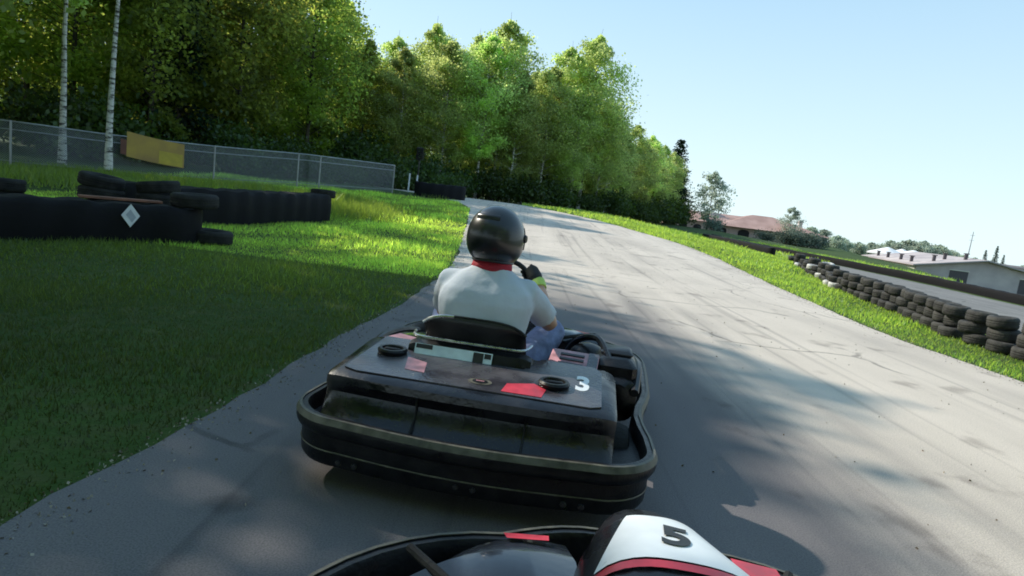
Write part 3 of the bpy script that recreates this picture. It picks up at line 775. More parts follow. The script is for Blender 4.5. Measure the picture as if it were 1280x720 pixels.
big_tyre(-5.75, 9.7, .68, (-.05, .14, 3), 'big black tyre topping the right-hand stack behind the near barrier')
big_tyre(-7.6, 8.9, .1, (.0, .02, 1), 'big black tyre at the bottom of the left-hand stack behind the near barrier')
big_tyre(-7.6, 8.9, .29, (.02, .0, 2), 'big black tyre second in the left-hand stack behind the near barrier')
big_tyre(-7.6, 8.9, .48, (.03, .02, 3), 'big black tyre third in the left-hand stack behind the near barrier')
big_tyre(-5.1, 15.75, .76, (.05, .03, 3), 'big black tyre lying flat on the far end of the second barrier')
# plank lying on the near barrier
pl = MB().box((0, 0, 0), (.95, .14, .035), ch=.006).build('plank', M['wood'])
pl.location = (-5.3, 8.12, .535); pl.rotation_euler = (0, 0, R(45)); tag(pl, 'weathered reddish plank lying along the top of the near barrier', 'plank')
# diamond board
bd = empty('diamond_board', (-4.98, 7.82, .36), R(45)); tag(bd, 'small white diamond-shaped board fixed to the front of the near barrier', 'sign')
b_ = MB(); b_.add([(-.105, 0, 0), (0, 0, -.15), (.105, 0, 0), (0, 0, .15), (-.105, .012, 0), (0, .012, -.15), (.105, .012, 0), (0, .012, .15)], [(0, 1, 2, 3), (7, 6, 5, 4), (0, 4, 5, 1), (1, 5, 6, 2), (2, 6, 7, 3), (3, 7, 4, 0)])
b_.build('board', M['paper'], bd, smooth=False)
b_ = MB(); b_.add([(-.055, -.004, .01), (.015, -.004, -.085), (.06, -.004, -.02), (-.005, -.004, .08)], [(0, 1, 2, 3)])
b_.build('print', M['paper_line'], bd, smooth=False)

# ------------------------------------------------------------------ fence, banner
FP = [(-22.5, 18.2, 1.5), (-16.9, 20.2, 1.5), (-15.1, 22.4, 1.42), (-12.6, 25.0, 1.42), (-10.15, 27.6, 1.5), (-9.4, 28.3, 1.5), (-7.0, 33.0, 1.45)]
fence = empty('wire_fence', (FP[1][0], FP[1][1], terr(FP[1][0], FP[1][1]))); fo = Vector(fence.location)
tag(fence, 'grey chain-link fence with two steel top rails running before the wood', 'fence')
for (x, y, h) in FP:
    z = terr(x, y)
    MB().tube([Vector((x, y, z - .1)) - fo, Vector((x, y, z + h + .03)) - fo], .035, 10).build('post', M['galv'], fence)
def fence_line(dz): return [Vector((x, y, terr(x, y) + h + dz)) - fo for x, y, h in FP]
for dz in (0.0, -.26):
    MB().tube(catmull(fence_line(dz), 4), .028 if dz == 0 else .02, 8).build('rail', M['galv'], fence)
MB().tube(catmull(fence_line(-1.28), 4), .014, 6).build('tension_wire', M['galv'], fence)
top = catmull(fence_line(-.02), 6); bot = catmull([Vector((x, y, terr(x, y) + .04)) - fo for x, y, h in FP], 6)
MB().loft([top, bot], cap=False, closed=False).build('wire_mesh', M['mesh'], fence, angle=180)

def banner():
    A = Vector((-14.62, 22.55, 0)); B = Vector((-13.25, 23.9, 0)); nrm = Vector((.7, -.72, 0)).normalized()
    c = (A + B) / 2; root = empty('banner', (c.x, c.y, 0)); o0 = c
    tag(root, 'tan and yellow cloth banner tied over the fence right of the white birch', 'banner')
    za = terr(A.x, A.y) + 1.62; zb = terr(B.x, B.y) + 1.36
    def patch(u0, u1, v0, v1, m, name, off):
        mb = MB(); n, k = 14, 8; vs = []
        for j in range(k + 1):
            for i in range(n + 1):
                u = u0 + (u1 - u0) * i / n; v = v0 + (v1 - v0) * j / k
                p = A.lerp(B, u); z = za + (zb - za) * u - v * .9 - .025 * math.sin(PI * u)
                q = p + nrm * (.09 + off + .012 * math.sin(11 * u + 3 * v)) - o0
                vs.append((q.x, q.y, z))
        fs = [(j * (n + 1) + i, j * (n + 1) + i + 1, (j + 1) * (n + 1) + i + 1, (j + 1) * (n + 1) + i) for j in range(k) for i in range(n)]
        mb.add(vs, fs).build(name, m, root, angle=180)
    patch(0, 1, 0, 1, M['banner'], 'cloth', 0)
    patch(.55, .97, .45, .97, M['banner_y'], 'yellow_print', .006)
    patch(-.1, .0, .35, .95, M['banner_r'], 'red_edge', 0)
banner()
# signal posts at the bend
for (x, y, h, lab) in [(-6.9, 37.0, 1.15, 'left slim white marker post at the far bend beside the short barrier'), (-6.45, 37.1, 1.1, 'right slim white marker post at the far bend beside the short barrier')]:
    o = MB().lathe([(.05, 0), (.05, h * .85), (.045, h), (.0, h + .02)], 10, cap=False).build('marker_post', M['paper']); o.location = (x, y, terr(x, y) - .05)
    tag(o, lab, 'post', 'marker posts at the bend')
lp = empty('signal_light', (-6.55, 37.8, terr(-6.55, 37.8))); tag(lp, 'dark signal box on a pole behind the marker posts', 'signal light')
MB().tube([(0, 0, -.1), (0, 0, 2.2)], .05, 10).build('pole', M['frame_metal'], lp)
MB().box((0, 0, 2.35), (.42, .25, .75), ch=.03).build('housing', M['kart_black'], lp)
for z in (2.52, 2.2):
    MB().lathe([(0, 0), (.09, 0), (.1, .05), (.085, .05)], 16, Matrix.Translation((0, -.13, z)) @ Matrix.Rotation(PI / 2, 4, 'X')).build('lamp', M['glass'], lp)

# ------------------------------------------------------------------ buildings
def gable(mb, x0, x1, y0, y1, z0, ze, zr, over=.3, axis='x'):
    pass
hall = empty('hall', (32.5, 91, terr(32.5, 91))); tag(hall, 'long low hall with a haze-paled red roof and pink walls across the field', 'building')
hz = -.9
hb = MB(); hb.box((-1, 0, 1.0 + hz), (22, 8, 3.2)); hb.build('wall', M['wall_pink'], hall, smooth=False)
def roof(mb, x0, x1, y0, y1, ze, zr, hip, t=.12):
    ym = (y0 + y1) / 2
    vs = [(x0, y0, ze), (x1, y0, ze), (x1, y1, ze), (x0, y1, ze), (x0 + hip, ym, zr), (x1 - hip, ym, zr)]
    mb.add(vs, [(0, 1, 5, 4), (2, 3, 4, 5), (1, 2, 5), (3, 0, 4), (3, 2, 1, 0)])
rb_ = MB(); roof(rb_, -12.6, 3.0, -4.6, 4.6, 1.75, 3.2, 1.6); rb_.build('roof', M['roof_red'], hall, smooth=False)
rb_ = MB(); roof(rb_, -5.2, 10.8, -5.2, 5.2, 1.55, 3.6, 6.5); rb_.build('roof', M['roof_red'], hall, smooth=False)
for x, w in ((-9.6, 1.1), (-7.6, 1.1), (-4.2, 1.5), (-1.0, 1.6), (2.6, 1.7), (6.4, 1.6)):
    mb = MB(); n = 8
    pts = [(x - w / 2, -4.06, .25), (x + w / 2, -4.06, .25)] + [(x + w / 2 * math.cos(PI * i / n), -4.06, .95 + .35 * math.sin(PI * i / n)) for i in range(n + 1)]
    mb.add(pts, [tuple(range(len(pts)))]); mb.build('window', M['dark_open'], hall, smooth=False)
ch = MB(); ch.box((8.9, 1, 3.0), (.5, .5, 1.2)); ch.build('chimney', M['wall_grey'], hall, smooth=False)

SH = (58.6, 83.4)
shed = empty('garage_shed', (SH[0], SH[1], terr(*SH) + .55), R(-14.5)); tag(shed, 'long grey garage shed with pale side wall and dark doors beyond the pit road', 'building')
# local x along the gable front (facing the track), y back along the pale side
W_, D_ = 22.0, 24.0
sb = MB()
def gab(mb, w0, w1, y0, y1, z0, ze, zr, xm):
    vs = [(w0, y0, z0), (w1, y0, z0), (w1, y0, ze), (xm, y0, zr), (w0, y0, ze), (w0, y1, z0), (w1, y1, z0), (w1, y1, ze), (xm, y1, zr), (w0, y1, ze)]
    mb.add(vs, [(0, 1, 2, 3, 4), (9, 8, 7, 6, 5), (0, 4, 9, 5), (1, 6, 7, 2), (2, 7, 8, 3), (3, 8, 9, 4)])
sb.cur = 0
gab(sb, -4, 13, 0, D_, -1.6, 2.2, 3.7, 4.0)
sb.build('wall', M['wall_grey'], shed, smooth=False)
sd = MB(); sd.box((-4.06, 12, .4), (.06, 23.6, 3.4)); sd.build('side_wall', M['wall_pale'], shed, smooth=False)
rf = MB()
for (xa, za, xb, zb) in ((-4.6, 2.05, 4.0, 3.78), (4.0, 3.78, 13.6, 2.05)):
    rf.add([(xa, -.7, za), (xb, -.7, zb), (xb, D_ + .4, zb), (xa, D_ + .4, za), (xa, -.7, za - .16), (xb, -.7, zb - .16), (xb, D_ + .4, zb - .16), (xa, D_ + .4, za - .16)], [(0, 1, 2, 3), (7, 6, 5, 4), (0, 4, 5, 1), (2, 6, 7, 3), (0, 3, 7, 4), (1, 5, 6, 2)])
rf.build('roof', M['roof_grey'], shed, smooth=False)
for x, w, h in ((1.2, 2.2, 2.0), (9.4, 2.2, 1.9)):
    dr = MB().box((x, -.03, h / 2 - .1), (w, .07, h)).build('door', M['door_dark'], shed, smooth=False)
    MB().box((x, -.08, h - .06), (w + .2, .06, .1)).build('frame', M['wall_pale'], dr, smooth=False)
vi = 0
for (x, y) in ((-3.4, 4), (-3.2, 9), (-3.2, 15), (-3.2, 20), (-1, 3), (1.0, 5), (2.6, 2.5)):
    zz = 2.05 + (x + 4.6) / 8.6 * 1.73
    vn = MB(); vn.box((x, y, zz + .3), (.35, .35, .9)); vn.box((x, y, zz + .82), (.55, .55, .12)); vn.build('roof_vent', M['door_dark'], shed, smooth=False)
low = empty('flat_shed', (76.0, 97, terr(76, 97)), R(-33)); tag(low, 'low flat-roofed shed behind the grey garage shed at the right', 'building')
MB().box((0, 0, 1.6), (9, 8, 4.4)).build('wall', M['roof_grey'], low, smooth=False)
MB().box((0, 0, 3.9), (9.6, 8.6, .25)).build('roof', M['wall_grey'], low, smooth=False)
# paddock tents and vans behind the shed
def tent(x, y, rz, w, label):
    t = empty('canopy_tent', (x, y, terr(x, y)), rz); tag(t, label, 'tent', 'white canopy tents in the paddock')
    h = 3.3; mb = MB(); rings = []
    for k, z in ((1.0, h - .3), (1.0, h), (.72, h + .35), (.35, h + .85), (.04, h + 1.25)):
        rings.append([Vector((sx * w * k / 2, sy * w * k / 2, z)) for sx, sy in ((-1, -1), (0, -1), (1, -1), (1, 0), (1, 1), (0, 1), (-1, 1), (-1, 0))])
    mb.loft(rings).build('canopy', M['tent'], t)
    for sx in (-1, 1):
        for sy in (-1, 1): MB().tube([(sx * w * .48, sy * w * .48, -.1), (sx * w * .48, sy * w * .48, h)], .04, 6).build('pole', M['galv'], t)
tent(.598 * 122, 122, .3, 5.0, 'leftmost of the white canopy tents in the paddock behind the shed')
tent(.621 * 124, 124, .5, 4.6, 'white canopy tent between two others in the paddock')
tent(.64 * 122, 122, .2, 5.6, 'rightmost and largest white canopy tent in the paddock')
def van(x, y, rz, label):
    t = empty('parked_van', (x, y, terr(x, y)), rz); tag(t, label, 'van', 'white vans parked in the paddock')
    side = [(-2.6, .45), (2.3, .45), (2.55, .7), (2.5, 1.1), (1.75, 1.35), (1.15, 2.3), (.8, 2.5), (-2.45, 2.5), (-2.6, 2.35)]
    mb = MB(); mb.loft([[Vector((px, sy, pz)) for px, pz in side] for sy in (-.95, .95)]); mb.build('body', M['van'], t, smooth=False)
    for sy in (-.96, .96):
        MB().add([(.3, sy, 1.35), (1.45, sy, 1.35), (1.05, sy, 2.1), (.3, sy, 2.1)], [(0, 1, 2, 3)]).build('window', M['glass'], t, smooth=False)
        for px in (-1.7, 1.6):
            MB().lathe([(0, -.12), (.3, -.12), (.36, -.08), (.36, .08), (.3, .12), (0, .12)], 16, Matrix.Translation((px, sy * .9, .36)) @ Matrix.Rotation(PI / 2, 4, 'X')).build('wheel', M['rubber'], t)
    MB().add([(1.80, -.85, 1.37), (1.80, .85, 1.37), (1.2, .8, 2.26), (1.2, -.8, 2.26)], [(0, 1, 2, 3)]).build('windscreen', M['glass'], t, smooth=False)
van(.665 * 126, 126, .9, 'white van parked nearest the canopy tents in the paddock')
van(.69 * 124, 124, .4, 'white van parked in the middle of the paddock behind the shed')
van(.716 * 120, 120, .6, 'white van parked at the right end of the paddock')
an = empty('antenna_mast', (.727 * 100, 100, terr(72.7, 100))); tag(an, 'thin grey antenna mast rising behind the garage shed', 'mast')
MB().tube([(0, 0, -.1), (.05, 0, 4), (.1, 0, 8.6)], [.11, .09, .05], 8).build('mast_pole', M['alu'], an)
for z in (7.2, 8.0): MB().tube([(-.35, 0, z), (.5, 0, z)], .025, 6).build('antenna_arm', M['alu'], an)

# ------------------------------------------------------------------ karts
def text_mesh(name, s, size, m, parent, Mx, ext=.001):
    cu = bpy.data.curves.new(name, 'FONT'); cu.body = s; cu.size = size; cu.align_x = 'CENTER'; cu.align_y = 'CENTER'; cu.extrude = ext; cu.offset = size * .035
    o = bpy.data.objects.new('tmp', cu); COL.objects.link(o)
    bpy.context.view_layer.update()
    me = bpy.data.meshes.new_from_object(o.evaluated_get(bpy.context.evaluated_depsgraph_get()))
    COL.objects.unlink(o); bpy.data.objects.remove(o)
    me.materials.clear(); me.transform(Mx); me.name = name
    return link_mesh(name, me, m, parent)

def rrect(n=10):
    """closed plan path of the kart's bumper ring"""
    W0, W1, Lk = .655, .715, 2.1
    pts = []
    def arc(cx, cy, r, a0, a1):
        for i in range(n + 1):
            a = a0 + (a1 - a0) * i / n; pts.append(Vector((cx + r * math.cos(a), cy + r * math.sin(a), 0)))
    arc(-W0 + .2, .17, .2, PI, 1.5 * PI)
    for i in range(1, 8): x = (-W0 + .2) + (2 * W0 - .4) * i / 8; pts.append(Vector((x, -.03 - .045 * math.sin(PI * i / 8), 0)))
    arc(W0 - .2, .17, .2, 1.5 * PI, 2 * PI)
    for i in range(1, 10):
        t = i / 10; pts.append(Vector((W0 + (W1 - W0) * t - .045 * math.sin(PI * min(1, t * 1.6)) ** 2 * (t < .63), .17 + (Lk - .66 - .17) * t, 0)))
    arc(W1 - .5, Lk - .54, .5, 0, PI * .5)
    for i in range(1, 8): x = (W1 - .5) - 2 * (W1 - .5) * i / 8; pts.append(Vector((x, Lk - .04 + .06 * math.sin(PI * i / 8), 0)))
    arc(-W1 + .5, Lk - .54, .5, PI * .5, PI)
    for i in range(1, 10):
        t = 1 - i / 10; pts.append(Vector((-(W0 + (W1 - W0) * t - .045 * math.sin(PI * min(1, t * 1.6)) ** 2 * (t < .63)), .17 + (Lk - .66 - .17) * t, 0)))
    return pts
def sweep(mb, path, prof):
    n = len(path); rings = []
    for i, p in enumerate(path):
        d = (path[(i + 1) % n] - path[i - 1]).normalized(); o = Vector((d.y, -d.x, 0))
        rings.append([p + o * a + Vector((0, 0, b)) for a, b in prof])
    mb.loft(rings, loop=True)
    return mb

def wheel(root, x, y, w, r, name='wheel'):
    Mx = Matrix.Translation((x, y, r)) @ Matrix.Rotation(PI / 2, 4, 'Y')
    t = MB().lathe([(r * .55, -w * .42), (r * .75, -w * .5), (r * .93, -w * .46), (r, -w * .3), (r, w * .3), (r * .93, w * .46), (r * .75, w * .5), (r * .55, w * .42)], 28, Mx).build(name, M['rubber'], root)
    MB().lathe([(0, -w * .2), (r * .3, -w * .22), (r * .5, -w * .44), (r * .57, -w * .42), (r * .57, w * .42), (r * .5, w * .44), (r * .3, w * .22), (0, w * .2)], 20, Mx).build('rim', M['alu'], t)
    return t

def superell(cx, cz, hw, h, n=24, p=3.2):
    out = []
    for i in range(n):
        a = 2 * PI * i / n; c, s = math.cos(a), math.sin(a)
        out.append((cx + hw * math.copysign(abs(c) ** (2 / p), c), cz + h * math.copysign(abs(s) ** (2 / p), s)))
    return out

def make_kart(label, number, loc, rz, wheel_pos, wheel_tilt):
    K = empty('racing_kart', loc, rz); tag(K, label, 'kart')
    path = rrect()
    # bumper ring: deep belt with a recessed mid groove
    prof = [(-.02, .105), (-.002, .095), (.006, .11), (.008, .18), (.008, .205), (.024, .216), (.031, .232), (.03, .26), (.02, .275), (-.008, .277), (-.018, .262), (-.022, .12)]
    bp = sweep(MB(), path, prof).build('bumper', M['kart_black'], K, angle=35)
    sweep(MB(), path, [(.0205, .2755), (.0305, .256), (.033, .258), (.0225, .279), (.012, .28), (.012, .2775)]).build('edge_sheen_strip', M['rim_line'], bp)  # paler strip paints a sheen along the bumper's top edge
    sweep(MB(), path, [(.006, .150), (.0085, .147), (.0105, .150), (.0085, .154)]).build('edge_sheen_strip', M['rim_line'], bp)
    for x in (-.43, -.37, .0, .06, .37, .43):
        bl = MB().lathe([(0, .008), (.009, .007), (.012, 0)], 8, Matrix.Translation((x, -.034 - .045 * math.cos(x * 2.2), .128)) @ Matrix.Rotation(PI / 2, 4, 'X'))
        bl.build('bolt', M['frame_metal'], bp)
    sk = [p for p in path if p.y < .62]
    i0 = next(i for i in range(len(path)) if path[i].y < .62 and path[i - 1].y >= .62)
    sk = [path[(i0 + j) % len(path)] for j in range(len(sk))]
    inner = [Vector((p.x * .72, .16 + (p.y - .16) * (.25 if p.y < .16 else 1), .2)) for p in sk]
    MB().loft([[p + Vector((0, 0, .218)) for p in sk], inner], cap=False, closed=False).build('bumper_skirt', M['kart_black'], bp)
    # floor tray and chassis tubes
    MB().box((0, 1.2, .06), (.8, 1.4, .012), ch=.004).build('floor_tray', M['frame_metal'], K)
    for s in (-1, 1):
        MB().tube(catmull([(s * .62, .25, .13), (s * .38, .5, .09), (s * .36, 1.2, .08), (s * .42, 1.7, .09), (s * .6, 1.95, .13)], 6), .016, 8).build('chassis_tube', M['redpaint'], K)
    for x, y, w, r in ((-.5, .42, .2, .135), (.5, .42, .2, .135), (-.58, 1.56, .13, .128), (.58, 1.56, .13, .128)): wheel(K, x, y, w, r)
    MB().tube([(-.5, .42, .135), (.5, .42, .135)], .02, 10).build('axle', M['steel'], K)
    # rear engine cover : hollow-looking shell with rounded shoulders, bumper lip
    side = [(.60, .12), (.06, .12), (.03, .15), (.012, .215), (.014, .24), (.05, .262), (.082, .30), (.092, .335), (.08, .372), (.085, .398), (.112, .412), (.3, .425), (.56, .446), (.6, .435)]
    rings = []
    for x, k in ((-.575, .88), (-.56, .95), (-.525, 1.0), (-.3, 1.0), (-.1, 1.0), (.15, 1.0), (.35, 1.0), (.475, 1.0), (.505, .95), (.52, .88)):
        yc, zc = .36, .26; bow = -.035 * (1 - (x / .55) ** 2)
        rings.append([Vector((x, yc + (y - yc) * k + bow * (y < .2), zc + (z - zc) * k)) for y, z in side])
    MB().loft(rings).build('rear_cover', M['body_black'], K, angle=28)
    for x in (-.2, .2):
        MB().tube([(x, -.02 if abs(x) < .3 else 0, .25), (x, .046, .30), (x, .056, .335), (x, .048, .372)], .004, 6).build('cover_rib', M['kart_black'], K)
    # deck: a thin grey skin seated on the cover
    dk = MB()
    def deck_z(y): return .412 + (y - .112) / (.56 - .112) * .034 + .0035
    def deck_patch(name, poly, m, par, lift=0., t=.004):
        a = [Vector((x, y, deck_z(y) + lift + t)) for x, y in poly]; b = [Vector((x, y, deck_z(y) + lift - .001)) for x, y in poly]
        mb = MB(); n = len(poly); mb.add(a + b, [tuple(range(n))] + [tuple(range(2 * n - 1, n - 1, -1))] + [(i, (i + 1) % n, n + (i + 1) % n, n + i) for i in range(n)])
        return mb.build(name, m, par, smooth=False)
    deck = deck_patch('deck', [(-.515, .135), (-.46, .112), (.42, .112), (.46, .135), (.46, .5), (.43, .56), (.2, .56), (.14, .40), (-.33, .40), (-.36, .56), (-.5, .56)], M['deck'], K)
    deck_patch('sticker', [(.09, .13), (.24, .13), (.25, .21), (.2, .255), (.1, .215)], M['pink'], deck, .005, .001)
    deck_patch('sticker', [(-.30, .2), (-.22, .19), (-.24, .30), (-.33, .335)], M['palepink'], deck, .005, .001)
    # round maker's roundel without lettering
    rd = deck_patch('roundel', [(.0 + .046 * math.cos(a * PI / 10), .19 + .03 * math.sin(a * PI / 10)) for a in range(20)], M['rim_line'], deck, .005, .001)
    deck_patch('roundel_centre', [(.0 + .03 * math.cos(a * PI / 8), .19 + .018 * math.sin(a * PI / 8)) for a in range(16)], M['body_black'], rd, .0065, .001)
    deck_patch('roundel_mark', [(-.016, .186), (.016, .186), (.016, .194), (-.016, .194)], M['palepink'], rd, .008, .001)
    for x, y in ((.275, .27), (-.405, .36)):
        c = MB(); Mx = Matrix.Translation((x, y, deck_z(y) + .003))
        c.lathe([(.058, 0), (.062, .014), (.056, .022), (.044, .022), (.04, .006), (0, .004)], 24, Mx)
        c.box((x, y, deck_z(y) + .016), (.07, .016, .016), ch=.004)
        c.build('filler_cap', M['kart_black'], K)
    text_mesh('number', number, .15, M['white'], deck, Matrix.Translation((.385, .33, deck_z(.33) + .0052)) @ Matrix.Rotation(R(5.4), 4, 'X') @ Matrix.Diagonal((.82, 1.35, 1, 1)))
    # seat-back bulge carrying the plate
    hb = MB()
    rings = []
    for x, k in ((-.36, .86), (-.34, 1), (.08, 1), (.14, 1), (.165, .86)):
        rings.append([Vector((x, .45 + (y - .45) * k, .41 + (z - .41) * k)) for y, z in ((.41, .40), (.405, .415), (.43, .475), (.47, .485), (.56, .46), (.57, .40), (.42, .39))])
    hb.loft(rings).build('seat_mount', M['kart_black'], K)
    pt = empty('plate_frame') if False else None
    a = R(68)
    Mp = Matrix.Translation((-.15, .404, .442)) @ Matrix.Rotation(a, 4, 'X')
    def plate(name, x0, x1, y0, y1, m, lift, par):
        vs = [Mp @ Vector((x, y, lift)) for x, y in ((x0, y0), (x1, y0), (x1, y1), (x0, y1))] + [Mp @ Vector((x, y, lift - .003)) for x, y in ((x0, y0), (x1, y0), (x1, y1), (x0, y1))]
        return MB().add(vs, [(0, 1, 2, 3), (7, 6, 5, 4), (0, 4, 5, 1), (1, 5, 6, 2), (2, 6, 7, 3), (3, 7, 4, 0)]).build(name, m, par, smooth=False)
    pl_ = plate('plate', -.175, .155, -.04, .04, M['ice'], .008, K)
    plate('plate_patch', .075, .118, -.034, .036, M['ink'], .0095, pl_)
    plate('plate_patch', -.17, -.1, .02, .038, M['ink'], .0095, pl_)
    plate('plate_patch', .122, .15, .015, .036, M['ink'], .0095, pl_)
    # side pods
    for s in (-1, 1):
        rings = []
        for y, hw, h, zc in ((.66, .06, .07, .3), (.69, .105, .1, .29), (.85, .125, .115, .27), (1.1, .12, .105, .25), (1.3, .1, .09, .23), (1.38, .05, .05, .22)):
            rings.append([Vector((s * .53 + a, y, b)) for a, b in superell(0, zc, hw, h)])
        pod = MB().loft(rings).build('side_pod', M['pod'] if s < 0 else M['kart_black'], K)
        if s < 0:
            z = .397
            MB().add([(-.58, .74, z), (-.46, .72, z), (-.44, .84, z), (-.54, .88, z)], [(0, 1, 2, 3)]).build('sticker', M['palepink'], pod, smooth=False)
    # vented plate and air box on the right
    vp = MB(); Mv = Matrix.Translation((.335, .69, .43)) @ Euler((R(14), R(0), R(-4))).to_matrix().to_4x4()
    v8 = MB(); v8.box((0, 0, 0), (.22, .19, .02), ch=.006)
    v8.v = [tuple(Mv @ Vector(v)) for v in v8.v]; vpo = v8.build('vent_plate', M['palepink'], K)
    for i in range(3):
        q = MB(); q.box((-.01, -.045 + i * .045, .012), (.11, .018, .006)); q.v = [tuple(Mv @ Vector(v)) for v in q.v]; q.build('vent_slot', M['ink'], vpo, smooth=False)
    q = MB(); q.box((.085, 0, .0115), (.045, .18, .005)); q.v = [tuple(Mv @ Vector(v)) for v in q.v]; q.build('vent_edge', M['deck'], vpo, smooth=False)
    MB().box((.53, .86, .36), (.19, .28, .2), ch=.03).build('air_box', M['kart_black'], K)
    MB().box((.53, .89, .468), (.15, .15, .03), ch=.012).build('air_box_lid', M['frame_metal'], K)
    MB().ell((.40, 1.08, .37), (.1, .12, .075)).build('fuel_tank', M['kart_black'], K)
    MB().tube(catmull([(.5, .75, .44), (.44, .95, .5), (.34, 1.1, .45), (.28, 1.3, .32)], 6), .017, 8).build('intake_hose', M['kart_black'], K)
    MB().tube(catmull([(.62, .66, .34), (.64, .9, .4), (.63, 1.2, .37), (.6, 1.42, .31)], 6), .02, 8).build('side_rail', M['frame_metal'], K)
    MB().tube(catmull([(-.62, .66, .32), (-.64, .9, .36), (-.63, 1.2, .34), (-.6, 1.42, .3)], 6), .018, 8).build('side_rail', M['frame_metal'], K)
    # seat shell
    prof = catmull([(1.08, .19, 0), (.92, .11, 0), (.74, .095, 0), (.60, .14, 0), (.545, .28, 0), (.52, .43, 0), (.48, .60, 0)], 4)
    vs = []; nu = 17
    for i, p in enumerate(prof):
        t = i / (len(prof) - 1)
        d = (prof[min(i + 1, len(prof) - 1)] - prof[max(i - 1, 0)]).normalized(); nrm = Vector((0, -d.y, d.x)) * -1
        nrm = Vector((0, d.y, -d.x)) if (Vector((0, d.y, -d.x)).y + Vector((0, d.y, -d.x)).z) > 0 else Vector((0, -d.y, d.x))
        hw = .215 + .02 * t
        wing = .13 * math.sin(PI * min(1, t * .9 + .1)) ** .8 + .02
        for j in range(nu):
            u = -1 + 2 * j / (nu - 1)
            lift = wing * max(0, abs(u) - .45) ** 1.6 / (.55 ** 1.6)
            drop = -.05 * abs(u) ** 4 * max(0, t - .8) / .2
            vs.append(Vector((-.1 + hw * u * (1 - .12 * max(0, abs(u) - .6)), p.x, p.y + drop)) + nrm * lift)
    fs = [(i * nu + j, i * nu + j + 1, (i + 1) * nu + j + 1, (i + 1) * nu + j) for i in range(len(prof) - 1) for j in range(nu - 1)]
    se = MB().add(vs, fs).build('seat', M['seat'], K, angle=180)
    md = se.modifiers.new('thick', 'SOLIDIFY'); md.thickness = .014; md.offset = 0
    topr = vs[-nu:]
    MB().tube(topr[0:6], .008, 8).build('seat_edge', M['steel'], se)
    MB().tube(topr[5:], .0075, 8).build('seat_edge', M['kart_black'], se)
    MB().tube(catmull([(-.37, .56, .50), (-.335, .455, .503), (-.2, .435, .505), (0, .435, .505), (.12, .445, .505), (.155, .5, .52)], 6), .006, 8).build('seat_stay', M['steel'], K)
    # steering
    Mw = Matrix.Translation(wheel_pos) @ Matrix.Rotation(wheel_tilt, 4, 'X')
    sw = MB(); sw.tube([Mw @ Vector((.145 * math.cos(2 * PI * i / 28), .145 * math.sin(2 * PI * i / 28) * (.86 if math.sin(2 * PI * i / 28) < -.5 else 1), 0)) for i in range(28)], .014, 10, loop=True)
    for a in (R(20), R(160), R(270)): sw.tube([Mw @ Vector((0, 0, -.02)), Mw @ Vector((.14 * math.cos(a), .14 * math.sin(a) * (.86 if a > PI else 1), 0))], .009, 8)
    sw.lathe([(0, .0), (.035, 0), (.035, -.03), (0, -.03)], 16, Mw)
    swo = sw.build('steering_wheel', M['kart_black'], K)
    MB().tube([Mw @ Vector((0, 0, -.02)), (wheel_pos[0], 1.62, .16)], .012, 8).build('steering_column', M['steel'], K)
    # front: nose pods and number panel
    for s in (-1, 1):
        rings = []
        for i in range(13):
            t = i / 12; x = s * (.07 + .43 * t)
            yf = 2.065 - .30 * t ** 2.6; yb = 1.70 + .05 * t; zt = .315 - .03 * t + .03 * math.sin(PI * t)
            rings.append([Vector((x, y, z)) for y, z in ((yb, .15), (yb - .01, zt - .03), (yb + .02, zt), (yb + .5 * (yf - yb), zt + .02), (yf - .06, zt - .015), (yf, zt - .06), (yf - .01, .15))])
        pd = MB().loft(rings).build('nose_pod', M['pod'], K, angle=38)
        x0 = s * .17
        MB().add([(x0 - .05, 1.965, .3335), (x0 + .05, 1.965, .3335), (x0 + .055, 2.0, .3255), (x0 - .055, 2.0, .3255)], [(0, 1, 2, 3)]).build('sticker', M['pink'], pd, smooth=False)
        if s > 0: MB().add([(s * .36 - .05, 1.88, .337), (s * .36 + .05, 1.86, .334), (s * .36 + .06, 1.92, .33), (s * .36 - .04, 1.95, .332)], [(0, 1, 2, 3)]).build('sticker', M['pink'] if s > 0 else M['deck'], pd, smooth=False)
        MB().tube(catmull([(s * .12, 1.6, .3), (s * .3, 1.72, .335), (s * .44, 1.9, .33)], 5), .011, 8).build('nose_stay', M['rubber'], K)
    rings = []
    for y, hw, zt, zb in ((1.24, .185, .525, .43), (1.27, .195, .558, .42), (1.40, .185, .565, .36), (1.55, .15, .548, .3), (1.63, .11, .525, .26), (1.67, .075, .47, .24), (1.68, .04, .4, .24)):
        r_ = []
        for i in range(17):
            a = PI * i / 16; c, s_ = math.cos(a), math.sin(a)
            r_.append(Vector((hw * .92 * math.copysign(abs(c) ** .75, c), y, zb + (zt - zb) * abs(s_) ** .62)))
        rings.append(r_)
    rings = [[p + Vector((0, .1, .025)) for p in r_] for r_ in rings]
    nz = MB().loft(rings).build('number_panel', M['pod'], K, angle=50)
    nz.data.materials[0] = M['body_black']
    hump = [(1.34, .185, .55, .455), (1.37, .195, .583, .445), (1.50, .185, .59, .385), (1.65, .15, .573, .325), (1.73, .11, .55, .285), (1.77, .075, .495, .265)]
    def hump_z(x, y):
        for a, b in zip(hump, hump[1:]):
            if y <= b[0] or b is hump[-1]:
                t = min(1, max(0, (y - a[0]) / (b[0] - a[0]))); hw, zt, zb = [a[k] + (b[k] - a[k]) * t for k in (1, 2, 3)]; break
        c = min(.999, (abs(x) / (hw * .92)) ** (1 / .75))
        return zb + (zt - zb) * math.sqrt(1 - c * c) ** .62
